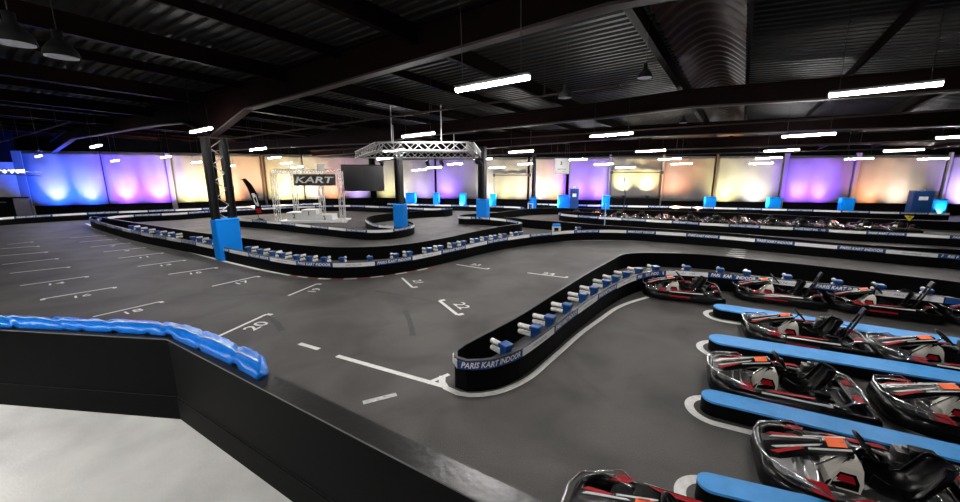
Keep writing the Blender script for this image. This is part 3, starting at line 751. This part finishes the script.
def kart(px, py, label, group, dyaw=0, bar=False, num=None, z=.15):
    global kused
    q = G(px, py, z)
    o = copy_tree(kart0) if kused else kart0; kused = True
    ya = kyaw + R(dyaw); fw = Vector((math.cos(ya), math.sin(ya), 0))
    c = Vector((q.x, q.y, 0)) - fw*.98
    o.location = c; o.rotation_euler = (0, 0, ya); tag(o, label, 'go-kart', group)
    kids = [x for x in bpy.data.objects if x.parent == o]
    if bar:
        mb = MB()
        mb.tube([(-.62, .07, .2), (-.74, .07, .5), (-.86, .06, .82)], .022, 8); mb.tube([(-.62, -.07, .2), (-.74, -.07, .5), (-.86, -.06, .82)], .022, 8)
        mb.bbox((-.85, 0, .80), (.05, .17, .14), .02, Matrix.Rotation(R(-20), 3, 'Y'))
        for z_ in (.4, .55): mb.cyl((-.68-(z_-.4)*.4, -.07, z_), (-.68-(z_-.4)*.4, .07, z_), .012, 6)
        mb.build('headrest_frame', 'seat', o)
    if num:
        vs, fs, wd = text_geo(num, .10, .02)
        # the number reads for somebody standing at the left side of the kart
        out = [Vector((.31 - (b-.05), -wd/2 + a, .565 - .0)) for a, b in vs]
        out = [Vector((v.x, v.y, .515 + (.38-v.x)*.27 + .028)) for v in out]
        f = [x for x in kids if x.name.startswith('nose_fairing')][0]
        MB().add(out, fs).build('number', 'kred', f)
    return o
GK = 'parked karts in the lanes'
kart(755, 452, 'black and red kart with orange plate between the two nearest dividers', GK)
kart(708, 371, 'black kart, left one in the lane between second and third divider from the back', GK)
kart(876, 398, 'black kart cut by the right edge between the second and third divider', GK)
kart(743, 326, 'black and red kart with a tall headrest frame, left one between the two far dividers', GK, bar=True)
kart(869, 349, 'black and red kart at the right end between the two far dividers', GK)
kart(733, 289, 'black kart nearest the left in the lane along the banner barrier', GK, bar=True)
kart(826, 299, 'red-sided kart with a tall headrest frame beside the PARIS KART INDOOR banner', GK, bar=True)
kart(938, 312, 'red kart cut by the right edge beside the banner barrier', GK)
kart(643, 287, 'lone black kart parked on the track beside the barrier bend', GK, dyaw=6)
kart(566, 512, 'black kart nose with an orange number cut by the bottom edge', GK, num='16')
# distant row of karts
ra, rb = G(574, 213.6, .3), G(950, 229.0, .3); rd = (rb-ra).normalized(); nk = int((rb-ra).length/1.52)
for i in range(nk):
    q = ra + rd*(1.52*i+.2); o = copy_tree(kart0); o.location = (q.x, q.y, 0)
    o.rotation_euler = (0, 0, math.atan2(rd.y, rd.x) + R(90) + (R(180) if i % 3 == 1 else 0))
    tag(o, 'kart parked in the distant row behind the long banner barrier', 'go-kart', 'karts in the distant row')

# ------------------------------------------------------------------ painted markings (part of the floor)
ZP = .004
PZ = [0]
def painted(pts, wd, m='paint', name='painted_line', closed=False, z=ZP):
    PZ[0] += 1; z += (PZ[0] % 7)*.0004
    P = Path([Vector((p.x, p.y, 0)) for p in pts], .15, smooth=len(pts) > 2)
    vs = []
    for p, n in zip(P.p, P.n): vs += [p+n*wd/2+Vector((0,0,z)), p-n*wd/2+Vector((0,0,z))]
    k = len(P.p)
    return MB().add(vs, [(2*i, 2*i+1, 2*i+3, 2*i+2) for i in range(k-1)]).build(name, m, fl)
painted([G(x, y) for x, y in [(442.5,376),(442,382),(446,388),(458,393.5),(470,395.4),(495,393),(525.5,380.3),(550.6,360),(580.8,333.5),(598,321),(616,308.5),(630,302.5),(648,297.2)]], .11)
painted([G(337,356), G(444,386.5)], .10)
painted([G(299.5,343.7), G(319,349.4)], .10)
painted([G(363,403), G(396.5,394.5)], .10, 'paintw')
painted([G(427,383.5), G(449,374.5)], .08)
painted([G(x, y) for x, y in [(86,223.5),(97,228),(110,232),(150.8,241.8),(190,252),(220,260.2),(255,268.6),(290,275.5)]], .14)
painted([G(x, y) for x, y in [(560,241.5),(590,240.4),(620,240.6),(660,241.8),(700,243.6),(760,248),(840,256.5),(900,263.6),(960,270.2)]], .12, 'paintw')
painted([G(x, y) for x, y in [(470,250),(500,245.6),(530,243)]], .12, 'paintw')
# red and white kerb below the long barrier
kp = Path([G(x, y) for x, y in [(289,275),(310,277.8),(321.8,278.8),(347,279),(373,277.2),(397,274),(417,270.6),(436,266.6)]], .1)
u = 0; k = 0
while u < kp.L-.2:
    mb = MB(); ribbon(mb, kp, u, min(kp.L, u+.42), -.07, .07, .003, .006, .1); mb.build('kerb_block', 'red' if k % 2 == 0 else 'paint', fl); u += .42; k += 1
for c_ in [[(258,226.5),(300,228.8),(340,232.8),(372,234.6),(402,232.6)], [(500,226.8),(480,228.4)]]:
    painted([G(x, y) for x, y in c_], .12, 'paintw')
def slot(a, b, num=None, m='paint', wd=.075, npos=None, nsz=.28, flip=False, hook=True, along=1, ndir=None):
    A_, B_ = G(*a), G(*b); painted([A_, B_], wd, m, 'grid_slot')
    d = (B_-A_).normalized(); n = Vector((d.y, -d.x, 0))
    if n.y > 0: n = -n
    if hook:
        hs = -1 if flip else 1
        for e in ((A_, B_) if hook == 2 else (B_,)): painted([e, e + n*.16*hs], wd*1.3, m, 'grid_slot')
    if num:
        q = G(*npos); t = (B_-A_).normalized()*along; up = Vector((-t.y, t.x, 0))
        vs, fs, tw = text_geo(num, nsz, .012)
        MB().add([q + t*(x*1.1-tw*.55) + up*(y-nsz/2) + Vector((0,0,ZP+.001)) for x, y in vs], fs).build('painted_number', m, fl)
slot((9.5,273.5),(69,267)); slot((2,264.7),(57.3,258.7)); slot((-10,257),(47,252)); slot((-15,250),(39,246.2)); slot((7.5,244.6),(31.4,242))
slot((20,285.8),(86.7,276.5), '14', npos=(57,283.5)); slot((42.7,299),(114.3,287.3), '16', npos=(83,295.8), hook=2)
slot((93,317),(160.3,301.7), '18', npos=(134,311.3), m='paint', wd=.07)
slot((216,337.5),(266.7,314.3), '20', npos=(256.5,326), m='paint', wd=.08, nsz=.34)
slot((212,286.4),(257,276.4), '17', npos=(243,282.4)); slot((288.3,295.8),(317,284), '19', npos=(315,290.2), m='paint')
slot((168.3,274.5),(216,267.7), '15', npos=(196,273)); slot((137.7,266.5),(184,260.2), '13', npos=(166,265)); slot((118,258.4),(162,253), '11', npos=(144,257.2))
slot((103.5,252),(144.5,247.6), '9', npos=(127,250.8)); slot((90.5,247),(129.4,243), '7', npos=(113,246)); slot((79,242.4),(116,239)); slot((70,238),(105,235.3))
slot((402,278),(412.5,287.6), '21', npos=(418,281.5), m='paint', flip=True)
slot((439.5,300.8),(457.5,315), '22', npos=(462,305.8), m='paint', wd=.09, nsz=.32, flip=True, hook=2)
slot((456.5,264.6),(487,269.2), '23', npos=(476,264.8), flip=True); slot((527.5,273),(566,277.8), '24', npos=(549,273.8), m='paint', flip=True)
for k in range(5):
    y = 249.2 + k*2.0; x = 729.5 + (4-k)*.6
    painted([G(727+ (4-k)*1.2-.6*k, y), G(745+(4-k)*.4-.3*k, y+.3)], .16, 'paintw', 'crossing_bar')
# old tyre marks: dark rubber laid on the asphalt
rub = mat('rubber_marks', (.028, .027, .027), .6, noise_s=9, noise_a=.3)
for pts, wd in (([(265,316),(275,322),(282,331)], .14), ([(375,291),(400,295),(440,304),(452,312)], .1), ([(405,310),(410,322),(413,336)], .12)):
    painted([G(x, y) for x, y in pts], wd, rub, 'tyre_mark', z=.002)

# ------------------------------------------------------------------ ceiling lights
def make_tube():
    root = empty('tube_light', (0,0,0))
    MB().bbox((0, 0, .05), (1.5, .13, .05), .012).build('housing', 'case', root)
    mb = MB(); secs = []
    for x in (-.74, .74):
        secs.append([Vector((x, .055*math.cos(t), .028-.062*math.sin(t))) for t in [math.pi*k/8 for k in range(9)]])
    mb.strip(secs, smooth=True).build('diffuser', 'tube', root)
    return root
def hang(o, xs=(-.6, .6), z0=.06, nm='hanger_wire', r=.008):
    d = o.location - C1; s_ = d.x*DV.x + d.y*DV.y; t_ = d.x*PV.x + d.y*PV.y
    for x in xs: MB().cyl((x, 0, z0), (x, 0, zdeck(s_ + x, t_) + .02 - o.location.z), r, 6).build(nm, 'cable', o)
tl0 = make_tube(); tlu = False
LT = [(490.6,84.5,'largest one, in the upper middle'),(882.5,90,'the big one in the upper right'),(418,135,'above the lighting truss'),(611,135,'in the middle row right of the white sign'),(808,135.2,'in the middle row, above the right violet curtain'),
 (966,136.5,'cut by the right edge in the middle row'),(201,130.5,'at the top of the twin-legged column'),(650.5,151,'left one of the three just above the far right curtains'),(781.5,150.4,'middle one of the three just above the far right curtains'),(903.5,150.3,'right one of the three just above the far right curtains'),
 (258,149.2,'just right of the twin-legged column'),(96,146.4,'above the joint of the blue and violet curtains'),(38.6,156.3,'at the top left of the blue curtain'),(274.5,157.7,'second right of the twin-legged column'),(286,163.2,'above the left end of the podium truss'),
 (297,167,'small one over the podium truss'),(196.3,162.5,'low one left of the twin-legged column, over the yellow curtain'),(229.5,166,'low one over the orange curtain'),(115,160.8,'in front of the violet curtain, left'),(165.8,157,'in front of the violet curtain, right'),
 (394,150.6,'behind the left part of the lighting truss'),(384.4,158.5,'left of the column behind the truss'),(454.7,164,'under the lighting truss, right'),(434.6,167.5,'under the lighting truss, middle'),(419,170,'under the lighting truss, left'),
 (483,159.2,'at the top of the column under the truss corner'),(497,167.6,'small one right of the truss column'),(521,151.6,'left of the white sign, upper'),(526.4,164,'left of the white sign, lower'),(577,159.6,'touching the right side of the white sign'),
 (603.6,164.2,'over the violet curtain right of the white sign'),(625.4,167.4,'small one over the black doorway'),(669.5,159,'over the orange curtain right of the doorway, upper'),(681.5,163.8,'over the orange curtain right of the doorway, lower'),(768.6,158,'over the yellow and white curtain, upper'),
 (761,163.4,'over the yellow and white curtain, lower'),(859,158.7,'over the joint of the right violet and peach curtains'),(933,158.7,'over the right end of the peach curtain'),(340,158,'above the hanging black screen'),(360,150,'left of the lighting truss')]
LT = LT[:38]
HR = math.hypot
for (px, py, lb) in LT:
    r = ray(px, py)          # meet the plane z = 4.9 - .026*(Y-7)
    den = r.z + .026*r.y; t = (4.9 + .182 - CAMZ)/den if den > 1e-3 else 9
    Y = min(r.y*t if t > 0 else 34, 33.5)
    p = at(px, py, Y)
    # keep it in front of the walls
    a, b = (Aq, Bq) if px < 374 else (Bq, Cq)
    wp = wall_pt('L' if px < 374 else 'R', px)
    if p.y > wp.y*.93: p = at(px, py, wp.y*.93)
    o = copy_tree(tl0) if tlu else tl0; tlu = True
    o.location = p; o.rotation_euler = (0, -R(1.7), YAW); hang(o)
    tag(o, 'lit ceiling tube light, ' + lb, 'ceiling light', 'ceiling tube lights')
# extra tube lamps added out of view, to brighten the near hall and pale floor
for (s, t) in ((11.6, -8.2), (8.6, -8.6), (5, -9.5), (18.5, -7.5), (-1, -10)):
    o = copy_tree(tl0); o.location = ST_(s, t, 5.1); o.rotation_euler = (0, -R(1.7), YAW); hang(o)
    tag(o, 'added fill tube light above and behind the viewer, out of view', 'ceiling light', 'ceiling tube lights')

# bell shaped high bay lamps, unlit
def make_bell():
    root = empty('high_bay_lamp', (0,0,0))
    MB().lathe([(.24, 0), (.22, .10), (.15, .2), (.07, .28), (.07, .42), (.0, .43)], (0,0,0), n=20).build('shade', 'darkcase', root)
    MB().lathe([(.0, .02), (.19, .02), (.215, .0), (.205, .08), (.05, .18)], (0,0,0), n=20).build('reflector', 'glass', root)
    return root
bl = make_bell(); bu = False
for px, py, Y, lb in ((565,98,8.5,'dark bell-shaped high bay lamp hanging in the upper middle'), (644.5,78,8.2,'bell-shaped high bay lamp below the arched skylight'), (15,44,6.0,'bell-shaped high bay lamp with a pale disc in the upper left corner'), (62,57.5,7.0,'open high bay lamp right of the one in the upper left corner'), (683,123,15,'small high bay lamp under the second roof frame')):
    o = copy_tree(bl) if bu else bl; bu = True; o.location = at(px, py, Y); o.scale = ((1.0 if px < 100 else .62),)*3; hang(o, (0,), .4); tag(o, lb, 'lamp', 'unlit high bay lamps')
# pipes / cables under the roof
for k, (a, b, lb) in enumerate([((-6, 3.2, 5.1), (14, 3.2, 5.45), 'thin black pipe under the roof behind the big roof frame'), ((-10, 10.5, 4.9), (26, 10.5, 5.2), 'thin black pipe under the roof behind the second roof frame'), ((-26, -3, 5.2), (-4, -3, 5.2), 'thin pipe under the roof at the upper left'), ((2, 18, 4.6), (40, 18, 4.8), 'thin pipe above the far right curtains'), ((2, 20.5, 4.4), (40, 20.5, 4.6), 'cable tray above the far right curtains')]):
    A_ = ST_(a[0], a[1], a[2]); B_ = ST_(b[0], b[1], b[2]); L = (B_-A_).length
    mb = MB().cyl((0,0,0), B_-A_, .03, 8); o = mb.build('ceiling_pipe', 'flange', loc=A_); tag(o, lb, 'pipe')
    for j in range(5):
        q = (B_-A_)*(j+.5)/5; MB().cyl(q, q + Vector((0,0, max(.2, zdeck(a[0]+(b[0]-a[0])*(j+.5)/5, a[1]) - (A_+q).z))), .008, 5).build('hanger_rod', 'cable', o)

# ------------------------------------------------------------------ lattice trusses
def truss(mb, a, b, sz, chord=.025, lace=.012, step=None):
    a = Vector(a); b = Vector(b); d = b-a; L = d.length; d.normalize()
    up = Vector((0,0,1)) if abs(d.z) < .9 else Vector((1,0,0)); s = d.cross(up).normalized(); u = s.cross(d).normalized(); h = sz/2
    cor = [s*h+u*h, s*h-u*h, -s*h-u*h, -s*h+u*h]
    for c in cor: mb.cyl(a+c, b+c, chord, 6)
    step = step or sz; n = max(2, int(L/step))
    for i in range(n):
        p = a + d*L*i/n; q = a + d*L*(i+1)/n
        for k in range(4):
            c0, c1 = cor[k], cor[(k+1) % 4]
            if i % 2: c0, c1 = c1, c0
            mb.cyl(p+c0, q+c1, lace, 5)
# hanging lighting truss
TZ = 4.3
tc = [Vector((-.38, 14.8, 4.33)), Vector((-3.95, 15.6, 4.38)), Vector((-6.4, 20.8, 4.28)), Vector((-.1, 20.8, 4.28))]
root = empty('lighting_truss', (tc[0]+tc[2])/2, label='silver lattice lighting truss hanging under the roof above the column pair', cat='truss')
o_ = -root.location
for k in range(4):
    mb = MB(); truss(mb, tc[k]+o_, tc[(k+1) % 4]+o_, .3, .02, .011, .34); mb.build('truss_beam', 'alu', root)
mb = MB()
for p in (tc[0].lerp(tc[1], .3), tc[0].lerp(tc[1], .85), tc[2].lerp(tc[3], .3), tc[2].lerp(tc[3], .8)): mb.cyl(p+o_+Vector((0,0,.1)), p+o_+Vector((0,0,1.5)), .02, 6)
mb.build('hoist_rods', 'galv', root)
def par_can(p, yaw, label, group):
    r = empty('stage_lamp', p, yaw, label=label, cat='stage lamp', group=group)
    rot = Matrix.Rotation(R(150), 3, 'Y')
    MB().lathe([(0, .16), (.06, .15), (.09, .08), (.1, -.14), (.085, -.12), (0, -.1)], (0,0,-.28), n=14, rot=rot).build('body', 'darkcase', r)
    MB().lathe([(0, -.141), (.085, -.141)], (0,0,-.28), n=14, rot=rot).build('lens', 'glass', r)
    MB().tube([(0, .12, -.28), (0, .13, -.1), (0, 0, 0), (0, -.13, -.1), (0, -.12, -.28)], .012, 6).build('yoke', 'darkcase', r)
for k, f in enumerate((.15, .32, .5, .68)):
    par_can(tc[3].lerp(tc[0], f) + Vector((.15,0,-.15)), R(30*k), 'black stage lamp hanging below the right end of the lighting truss', 'stage lamps on the lighting truss')
for k, f in enumerate((.3, .42, .8)):
    par_can(tc[3].lerp(tc[2], f) + Vector((0,-.15,-.15)), R(40*k), 'black stage lamp hanging below the far side of the lighting truss', 'stage lamps on the far truss side')

# podium truss and podium
def gp(px, py, z=0): return G(px, py, z)
f1 = Vector((-14.6, 26.9, 0)); f4 = Vector((-9.6, 26.4, 0)); f2 = Vector((-14.9, 31.2, 0)); f3 = Vector((-11.0, 26.6, 0))
posts = [at(275, 190, 26.4), at(294.5, 190, 30.6), at(321, 190, 26.8), at(341, 190, 26.4)]
posts = [Vector((p.x, p.y, 0)) for p in posts]; back = at(333, 190, 31); back = Vector((back.x, back.y, 0))
root = empty('podium_truss', (posts[0]+posts[3])/2, label='silver lattice truss frame standing around the white winners podium', cat='truss')
o_ = -root.location; TH_ = 3.45
for p in posts[:]:
    mb = MB(); truss(mb, p+o_+Vector((0,0,.03)), p+o_+Vector((0,0,TH_)), .28, .024, .013, .3); mb.build('truss_post', 'alu', root)
    MB().box(p+o_+Vector((0,0,.015)), (.5,.5,.03)).build('base_plate', 'alu', root)
for a, b in ((0, 3), (0, 1), (1, 2)):
    mb = MB(); truss(mb, posts[a]+o_+Vector((0,0,TH_)), posts[b]+o_+Vector((0,0,TH_)), .26, .022, .012, .3); mb.build('truss_beam', 'alu', root)
# banner on the truss
ba = posts[0].lerp(posts[3], .3)+o_; bb = posts[0].lerp(posts[3], .93)+o_
bb_ = bb-ba; n = Vector((bb_.y, -bb_.x, 0)).normalized()
pn = MB().prism([ba+n*.02, bb+n*.02, bb+n*.0, ba+n*.0], 2.5, 3.25).build('banner', 'screen', root); pn['label'] = 'dark banner with white lettering'
vs, fs, wd = text_geo('KART', .42, .02, .2); du = bb_.normalized()
MB().add([ba + n*.03 + du*(.1+x*(bb_.length-.2)/wd) + Vector((0,0,2.67+y)) for x, y in vs], fs).build('lettering', 'whites', pn)
sg_ = posts[0].lerp(posts[3], .74)+o_
MB().box(sg_ + Vector((0,-.2,3.7)), (.5, .06, .45)).build('top_sign', 'whites', root)
# podium
pc = at(308, 214, 24.6)
def pod(px0, px1, Y, h, d): 
    a = at(px0, 200, Y); b = at(px1, 200, Y); return a.x, b.x, Y, h, d
root = empty('winners_podium', (at(308, 200, 26.6).x, 26.6, 0), label='white three-step winners podium numbered 1, 2 and 3 inside the lattice truss', cat='podium')
for (x0, x1, h, nm, nx) in ((285, 300, .66, '2', 290.6), (300, 315, .84, '1', 304), (315, 331, .5, '3', 316.5)):
    a = at(x0, 200, 26.6).x - root.location.x; b = at(x1, 200, 26.6).x - root.location.x
    st = MB().bbox(((a+b)/2, .5, h/2), (b-a-.01, 1.0, h), .02).build('step', 'podium', root)
    vs, fs, wd = text_geo(nm, .3, .02)
    MB().add([Vector(((a+b)/2-wd/2+x, -.012, h-.4+y)) for x, y in vs], fs).build('step_number', 'screen', st)
MB().bbox((0.2, .5, .06), (4.4, 1.9, .12), .01).build('platform', 'podium', root)

# feather flag
fp = at(259.5, 214.5, 27.8); fp.z = 0
root = empty('feather_flag', fp, label='black feather flag with white lettering and red tip left of the podium', cat='flag')
zt = at(246, 178, fp.y).z; wpx = fp.y/385
MB().lathe([(0, .0), (.25, .0), (.25, .05), (.04, .12), (0, .13)], (0,0,0), n=14).build('base', 'skin', root)
def fx(px): return (px-480)/385*fp.y*1.0 - fp.x
poleL = [Vector((-.05, 0, .1)), Vector((-.28, 0, 1.0)), Vector((-.5, 0, 1.9)), Vector((-.72, 0, 2.5)), Vector((-.95, 0, zt-.08)), Vector((-1.1, 0, zt-.14))]
edgeR = [Vector((.3, 0, .42)), Vector((.16, 0, 1.0)), Vector((-.02, 0, 1.9)), Vector((-.3, 0, 2.5)), Vector((-.7, 0, zt-.02)), Vector((-1.1, 0, zt-.12))]
MB().tube(poleL, .018, 6).build('pole', 'skin', root)
poleL[0] = Vector((-.12, 0, .42))
def clothpart(i0, i1, nm, m, ins=0, dy=0, par=root):
    secs = []
    for k in range(i0, i1+1):
        a, b = poleL[k].lerp(edgeR[k], ins), edgeR[k].lerp(poleL[k], ins); w_ = Vector((0, .02*math.sin(k*2.1), 0))
        secs.append([a+w_+Vector((0,-.008+dy,0)), b-w_+Vector((0,-.008+dy,0)), b-w_+Vector((0,.008-dy,0)), a+w_+Vector((0,.008-dy,0))])
    return MB().strip(secs).build(nm, m, par)
cl = clothpart(0, 5, 'cloth', 'skin')
clothpart(1, 2, 'white_panel', 'whites', .22, -.004, cl)
MB().add([(-.16, -.03, .5), (.2, -.03, .5), (.12, -.03, .82), (-.2, -.03, .82)], [(0,1,2,3)]).build('red_panel', 'kred', cl)

# black screen hanging
a = at(342.5, 191, 29.5); b = at(384.5, 191, 29.5); zt = at(342, 166, 29.5).z
root = empty('projection_screen', ((a.x+b.x)/2, 29.5, a.z), label='large black screen hanging right of the podium truss', cat='screen')
MB().bbox((0, 0, (zt-a.z)/2), (b.x-a.x, .06, zt-a.z), .01).build('panel', 'screen', root)
MB().cyl(((a.x-b.x)/2, 0, zt-a.z+.06), ((b.x-a.x)/2, 0, zt-a.z+.06), .05, 10).build('roller_bar', 'darkcase', root)
mb = MB(); [mb.cyl((x, 0, zt-a.z+.08), (x, 0, zt-a.z+1.1), .012, 6) for x in (-1.3, 1.3)]; mb.build('hanger_cables', 'cable', root)
MB().box((0, -.04, 1.45), (.02, .02, .9)).build('centre_seam', 'rim', root)

# hanging white sign
a = at(554.5, 174, 24); b = at(569.5, 158.3, 24)
root = empty('hanging_sign', ((a.x+b.x)/2, 24, a.z), R(-8), label='white square sign with small grey writing hanging from the roof', cat='sign')
hw = (b.x-a.x)/2; hh = b.z-a.z
MB().bbox((0, 0, hh/2), (hw*2, .14, hh), .01).build('box', 'whites', root)
vs, fs, wd = text_geo('3', .2, .03); MB().add([(x-wd/2-.05, -.072, hh*.58+y) for x, y in vs], fs).build('symbol', 'screen', root)
vs, fs, wd = text_geo('INDOOR', .09, .01); MB().add([(x-wd/2, -.072, hh*.25+y) for x, y in vs], fs).build('lettering', 'tgrey', root)
vs, fs, wd = text_geo('KART', .06, .0); MB().add([(x-wd/2+.1, -.072, hh*.13+y) for x, y in vs], fs).build('lettering', 'tgrey', root)
hang(root, (-.3, .3), hh)

# ------------------------------------------------------------------ things along the far wall
def on_floor(px, Y): p = at(px, 200, Y); return Vector((p.x, p.y, 0))
def padbox(px, w_, h, label, m='pad', frac=.968, d=.4):
    wp = wall_pt('L' if px < 374 else 'R', px); p = wp*frac
    o = MB().bbox((0, 0, h/2), (w_, d, h), .04).build('blue_pad', m, loc=(p.x, p.y, 0)); o.rotation_euler.z = math.atan2(dr.y, dr.x)
    tag(o, label, 'pad'); MB().box((0, -d/2-.004, h-.08), (w_*.9, .01, .02)).build('seam', 'padd', o)
for px, w_, h, lb in ((411, .95, 1.5, 'wide blue pad right of the column in front of the black screen'), (436.5, .55, 1.5, 'small blue pad below the lilac curtain'), (463, .6, 1.5, 'small blue pad left of the truss column'),
                   (493, .55, 1.45, 'small blue pad right of the truss column'), (563.6, 1.0, 1.4, 'blue pad left of the dark blue cabinet under the white sign'), (606, .62, 1.4, 'blue pad left of the black doorway'),
                   (710, .85, 1.38, 'blue pad below the dark post'), (774, .95, 1.38, 'blue pad left of the right violet curtain'), (847, .95, 1.38, 'blue pad right of the right violet curtain'), (937.8, 1.1, 1.35, 'blue pad right of the big dark blue cabinet')):
    padbox(px, w_, h, lb)
def cabinet(px, w_, h, label, frac=.95):
    wp = wall_pt('R', px); p = wp*frac
    root = empty('tall_cabinet', (p.x, p.y, 0), math.atan2(dr.y, dr.x), label=label, cat='cabinet')
    MB().bbox((0, 0, h/2), (w_, .5, h), .03).build('body', 'padd' if px > 800 else 'bblue', root)
    MB().box((0, -.256, h*.72), (w_*.45, .012, h*.14)).build('label_plate', 'whites', root)
    MB().tube([(-w_*.15, 0, h), (-w_*.12, 0, h+.12), (w_*.12, 0, h+.12), (w_*.15, 0, h)], .02, 6).build('top_handle', 'galv', root)
cabinet(574, .72, 2.0, 'dark blue cabinet with a small white plate below the violet curtain by the sign')
cabinet(920, 1.35, 2.0, 'big dark blue cabinet with a white plate below the peach curtain')
# doorway opening and shutters
q0 = wall_pt('R', 611); q1 = wall_pt('R', 657); d = (q1-q0).normalized(); nn = Vector((d.y, -d.x, 0))
MB().prism([q0+nn*.78, q1+nn*.78, q1-nn*.02, q0-nn*.02], 0, 1.155).build('door_1', 'skin')['kind'] = 'structure'
def shutter(x0, x1, z0, label):
    a = wall_pt('R', x0); b = wall_pt('R', x1); d = (b-a).normalized(); nn = Vector((d.y, -d.x, 0))
    root = empty('shutter_rail', ((a+b)/2)+nn*.12, label=label, cat='rail'); o_ = -root.location
    MB().cyl(a+nn*.14+o_+Vector((0,0,z0)), b+nn*.14+o_+Vector((0,0,z0)), .06, 8).build('bar', 'flange', root)
    mb = MB()
    for p in (a, b): mb.box(p+nn*.14+o_+Vector((0,0,z0)), (.2, .2, .25))
    mb.build('end_bracket', 'darkcase', root)
    mb = MB()
    for p in (a, b): mb.cyl(p+nn*.14+o_+Vector((0,0,.0)), p+nn*.14+o_+Vector((0,0,z0)), .025, 6)
    mb.build('guide', 'flange', root)
shutter(609.5, 659, 3.35, 'dark rail across the cream curtain above the black doorway'); shutter(494, 529, 3.1, 'dark rail across the white curtain between the two black columns')
# thin leaning pole, small white frame, yellow triangle, folding things
p = at(622, 212, 27.5); root = empty('slanted_pole', (p.x, p.y, 0), label='thin dark slanted pole standing in front of the black doorway', cat='pole')
top = at(624.5, 177, 27.5); MB().tube([(0,0,0), (.15, 0, 1.6), (top.x-p.x, 0, top.z-.05), (top.x-p.x+.15, 0, top.z)], .035, 8).build('shaft', 'colblack', root); MB().cyl((0,0,0), (0,0,.04), .16, 14).build('foot', 'colblack', root)
p = at(605, 218, 24.4); root = empty('marker_post', (p.x, p.y, 0), label='thin pale blue post between the distant barrier and the doorway', cat='post')
MB().cyl((0,0,.02), (0,0,1.45), .03, 8).build('shaft', mat('pale_blue_paint', (.25,.5,.7), .5), root); MB().cyl((0,0,0), (0,0,.03), .12, 12).build('foot', 'colblack', root)
def frame_thing(px, py, Y, s, label):
    p = at(px, py, Y); root = empty('white_frame_box', (p.x, p.y, 0), label=label, cat='frame box'); h = p.z
    mb = MB()
    for x in (-s/2, s/2):
        for y in (-s/3, s/3): mb.box((x, y, h/2), (.06, .06, h))
    mb.box((0, -s/3, h-.03), (s, .06, .06)).box((0, s/3, h-.03), (s, .06, .06)).build('frame', 'whites', root)
    MB().box((0, 0, h+.06), (s*1.05, s*.7, .12)).build('top_box', 'pad', root)
frame_thing(556.5, 226.2, 19.5, .34, 'small white frame with a blue top inside the long barrier')
frame_thing(530.5, 203.2, 32.0, .36, 'small white frame at the foot of the slim column')
p = G(909, 219.5, .6); root = MB().add([(-.28,0,.24),(.28,0,.2),(.05,0,-.08),(-.28,.06,.24),(.28,.06,.2),(.05,.06,-.08)], [(0,1,2),(5,4,3),(0,3,4,1),(1,4,5,2),(2,5,3,0)]).build('warning_marker', 'yellow', loc=p)
tag(root, 'yellow triangular marker hanging on the distant barrier', 'marker')
MB().box((0.02,-.006,.15), (.14,.006,.05)).build('marker_stripe', 'flange', root)

# left end: stand, stage lights, equipment
p = G(8, 214.5, .0); Yb = 26.5
a = at(-22, 200, Yb); b = at(21, 200, Yb)
root = empty('equipment_counter', ((a.x+b.x)/2, Yb, 0), label='black counter at the far left edge below the stage lights', cat='counter')
MB().bbox((0, 0, .83), (b.x-a.x, .9, 1.66), .03).build('body', 'screen', root); MB().bbox((0, 0, 1.68), (b.x-a.x+.08, 1.0, .05), .01).build('top', 'wallw', root)
MB().box((b.x-root.location.x-.75, -.46, 1.4), (.5, .02, .07)).build('handle_plate', 'ksilver', root)
a = at(-20, 169, 25.5); b = at(41, 172.5, 25.5)
root = empty('stage_light_bar', (a.x, a.y, a.z), label='bar of lit white stage lights at the far left edge', cat='light bar')
for dz in (0, -.22): MB().cyl((0,0,dz), (b.x-a.x, 0, dz + (b.z-a.z)), .025, 8).build('bar', 'alu' if dz == 0 else 'flange', root)
mb = MB(); [mb.cyl((x, 0, -.0), (x, 0, 1.2), .012, 6) for x in (.6, 2.6)]; mb.build('hangers', 'cable', root)
for px in (2, 9, 16, 22):
    x = at(px, 170, 25.5).x - a.x
    h = MB().bbox((x, -.1, -.16), (.3, .3, .26), .04).build('lamp_head', 'alu', root); MB().lathe([(0, 0), (.1, 0)], (x, -.256, -.16), 'y', 14).build('lens', 'led', h)

print('objects', len(bpy.data.objects))
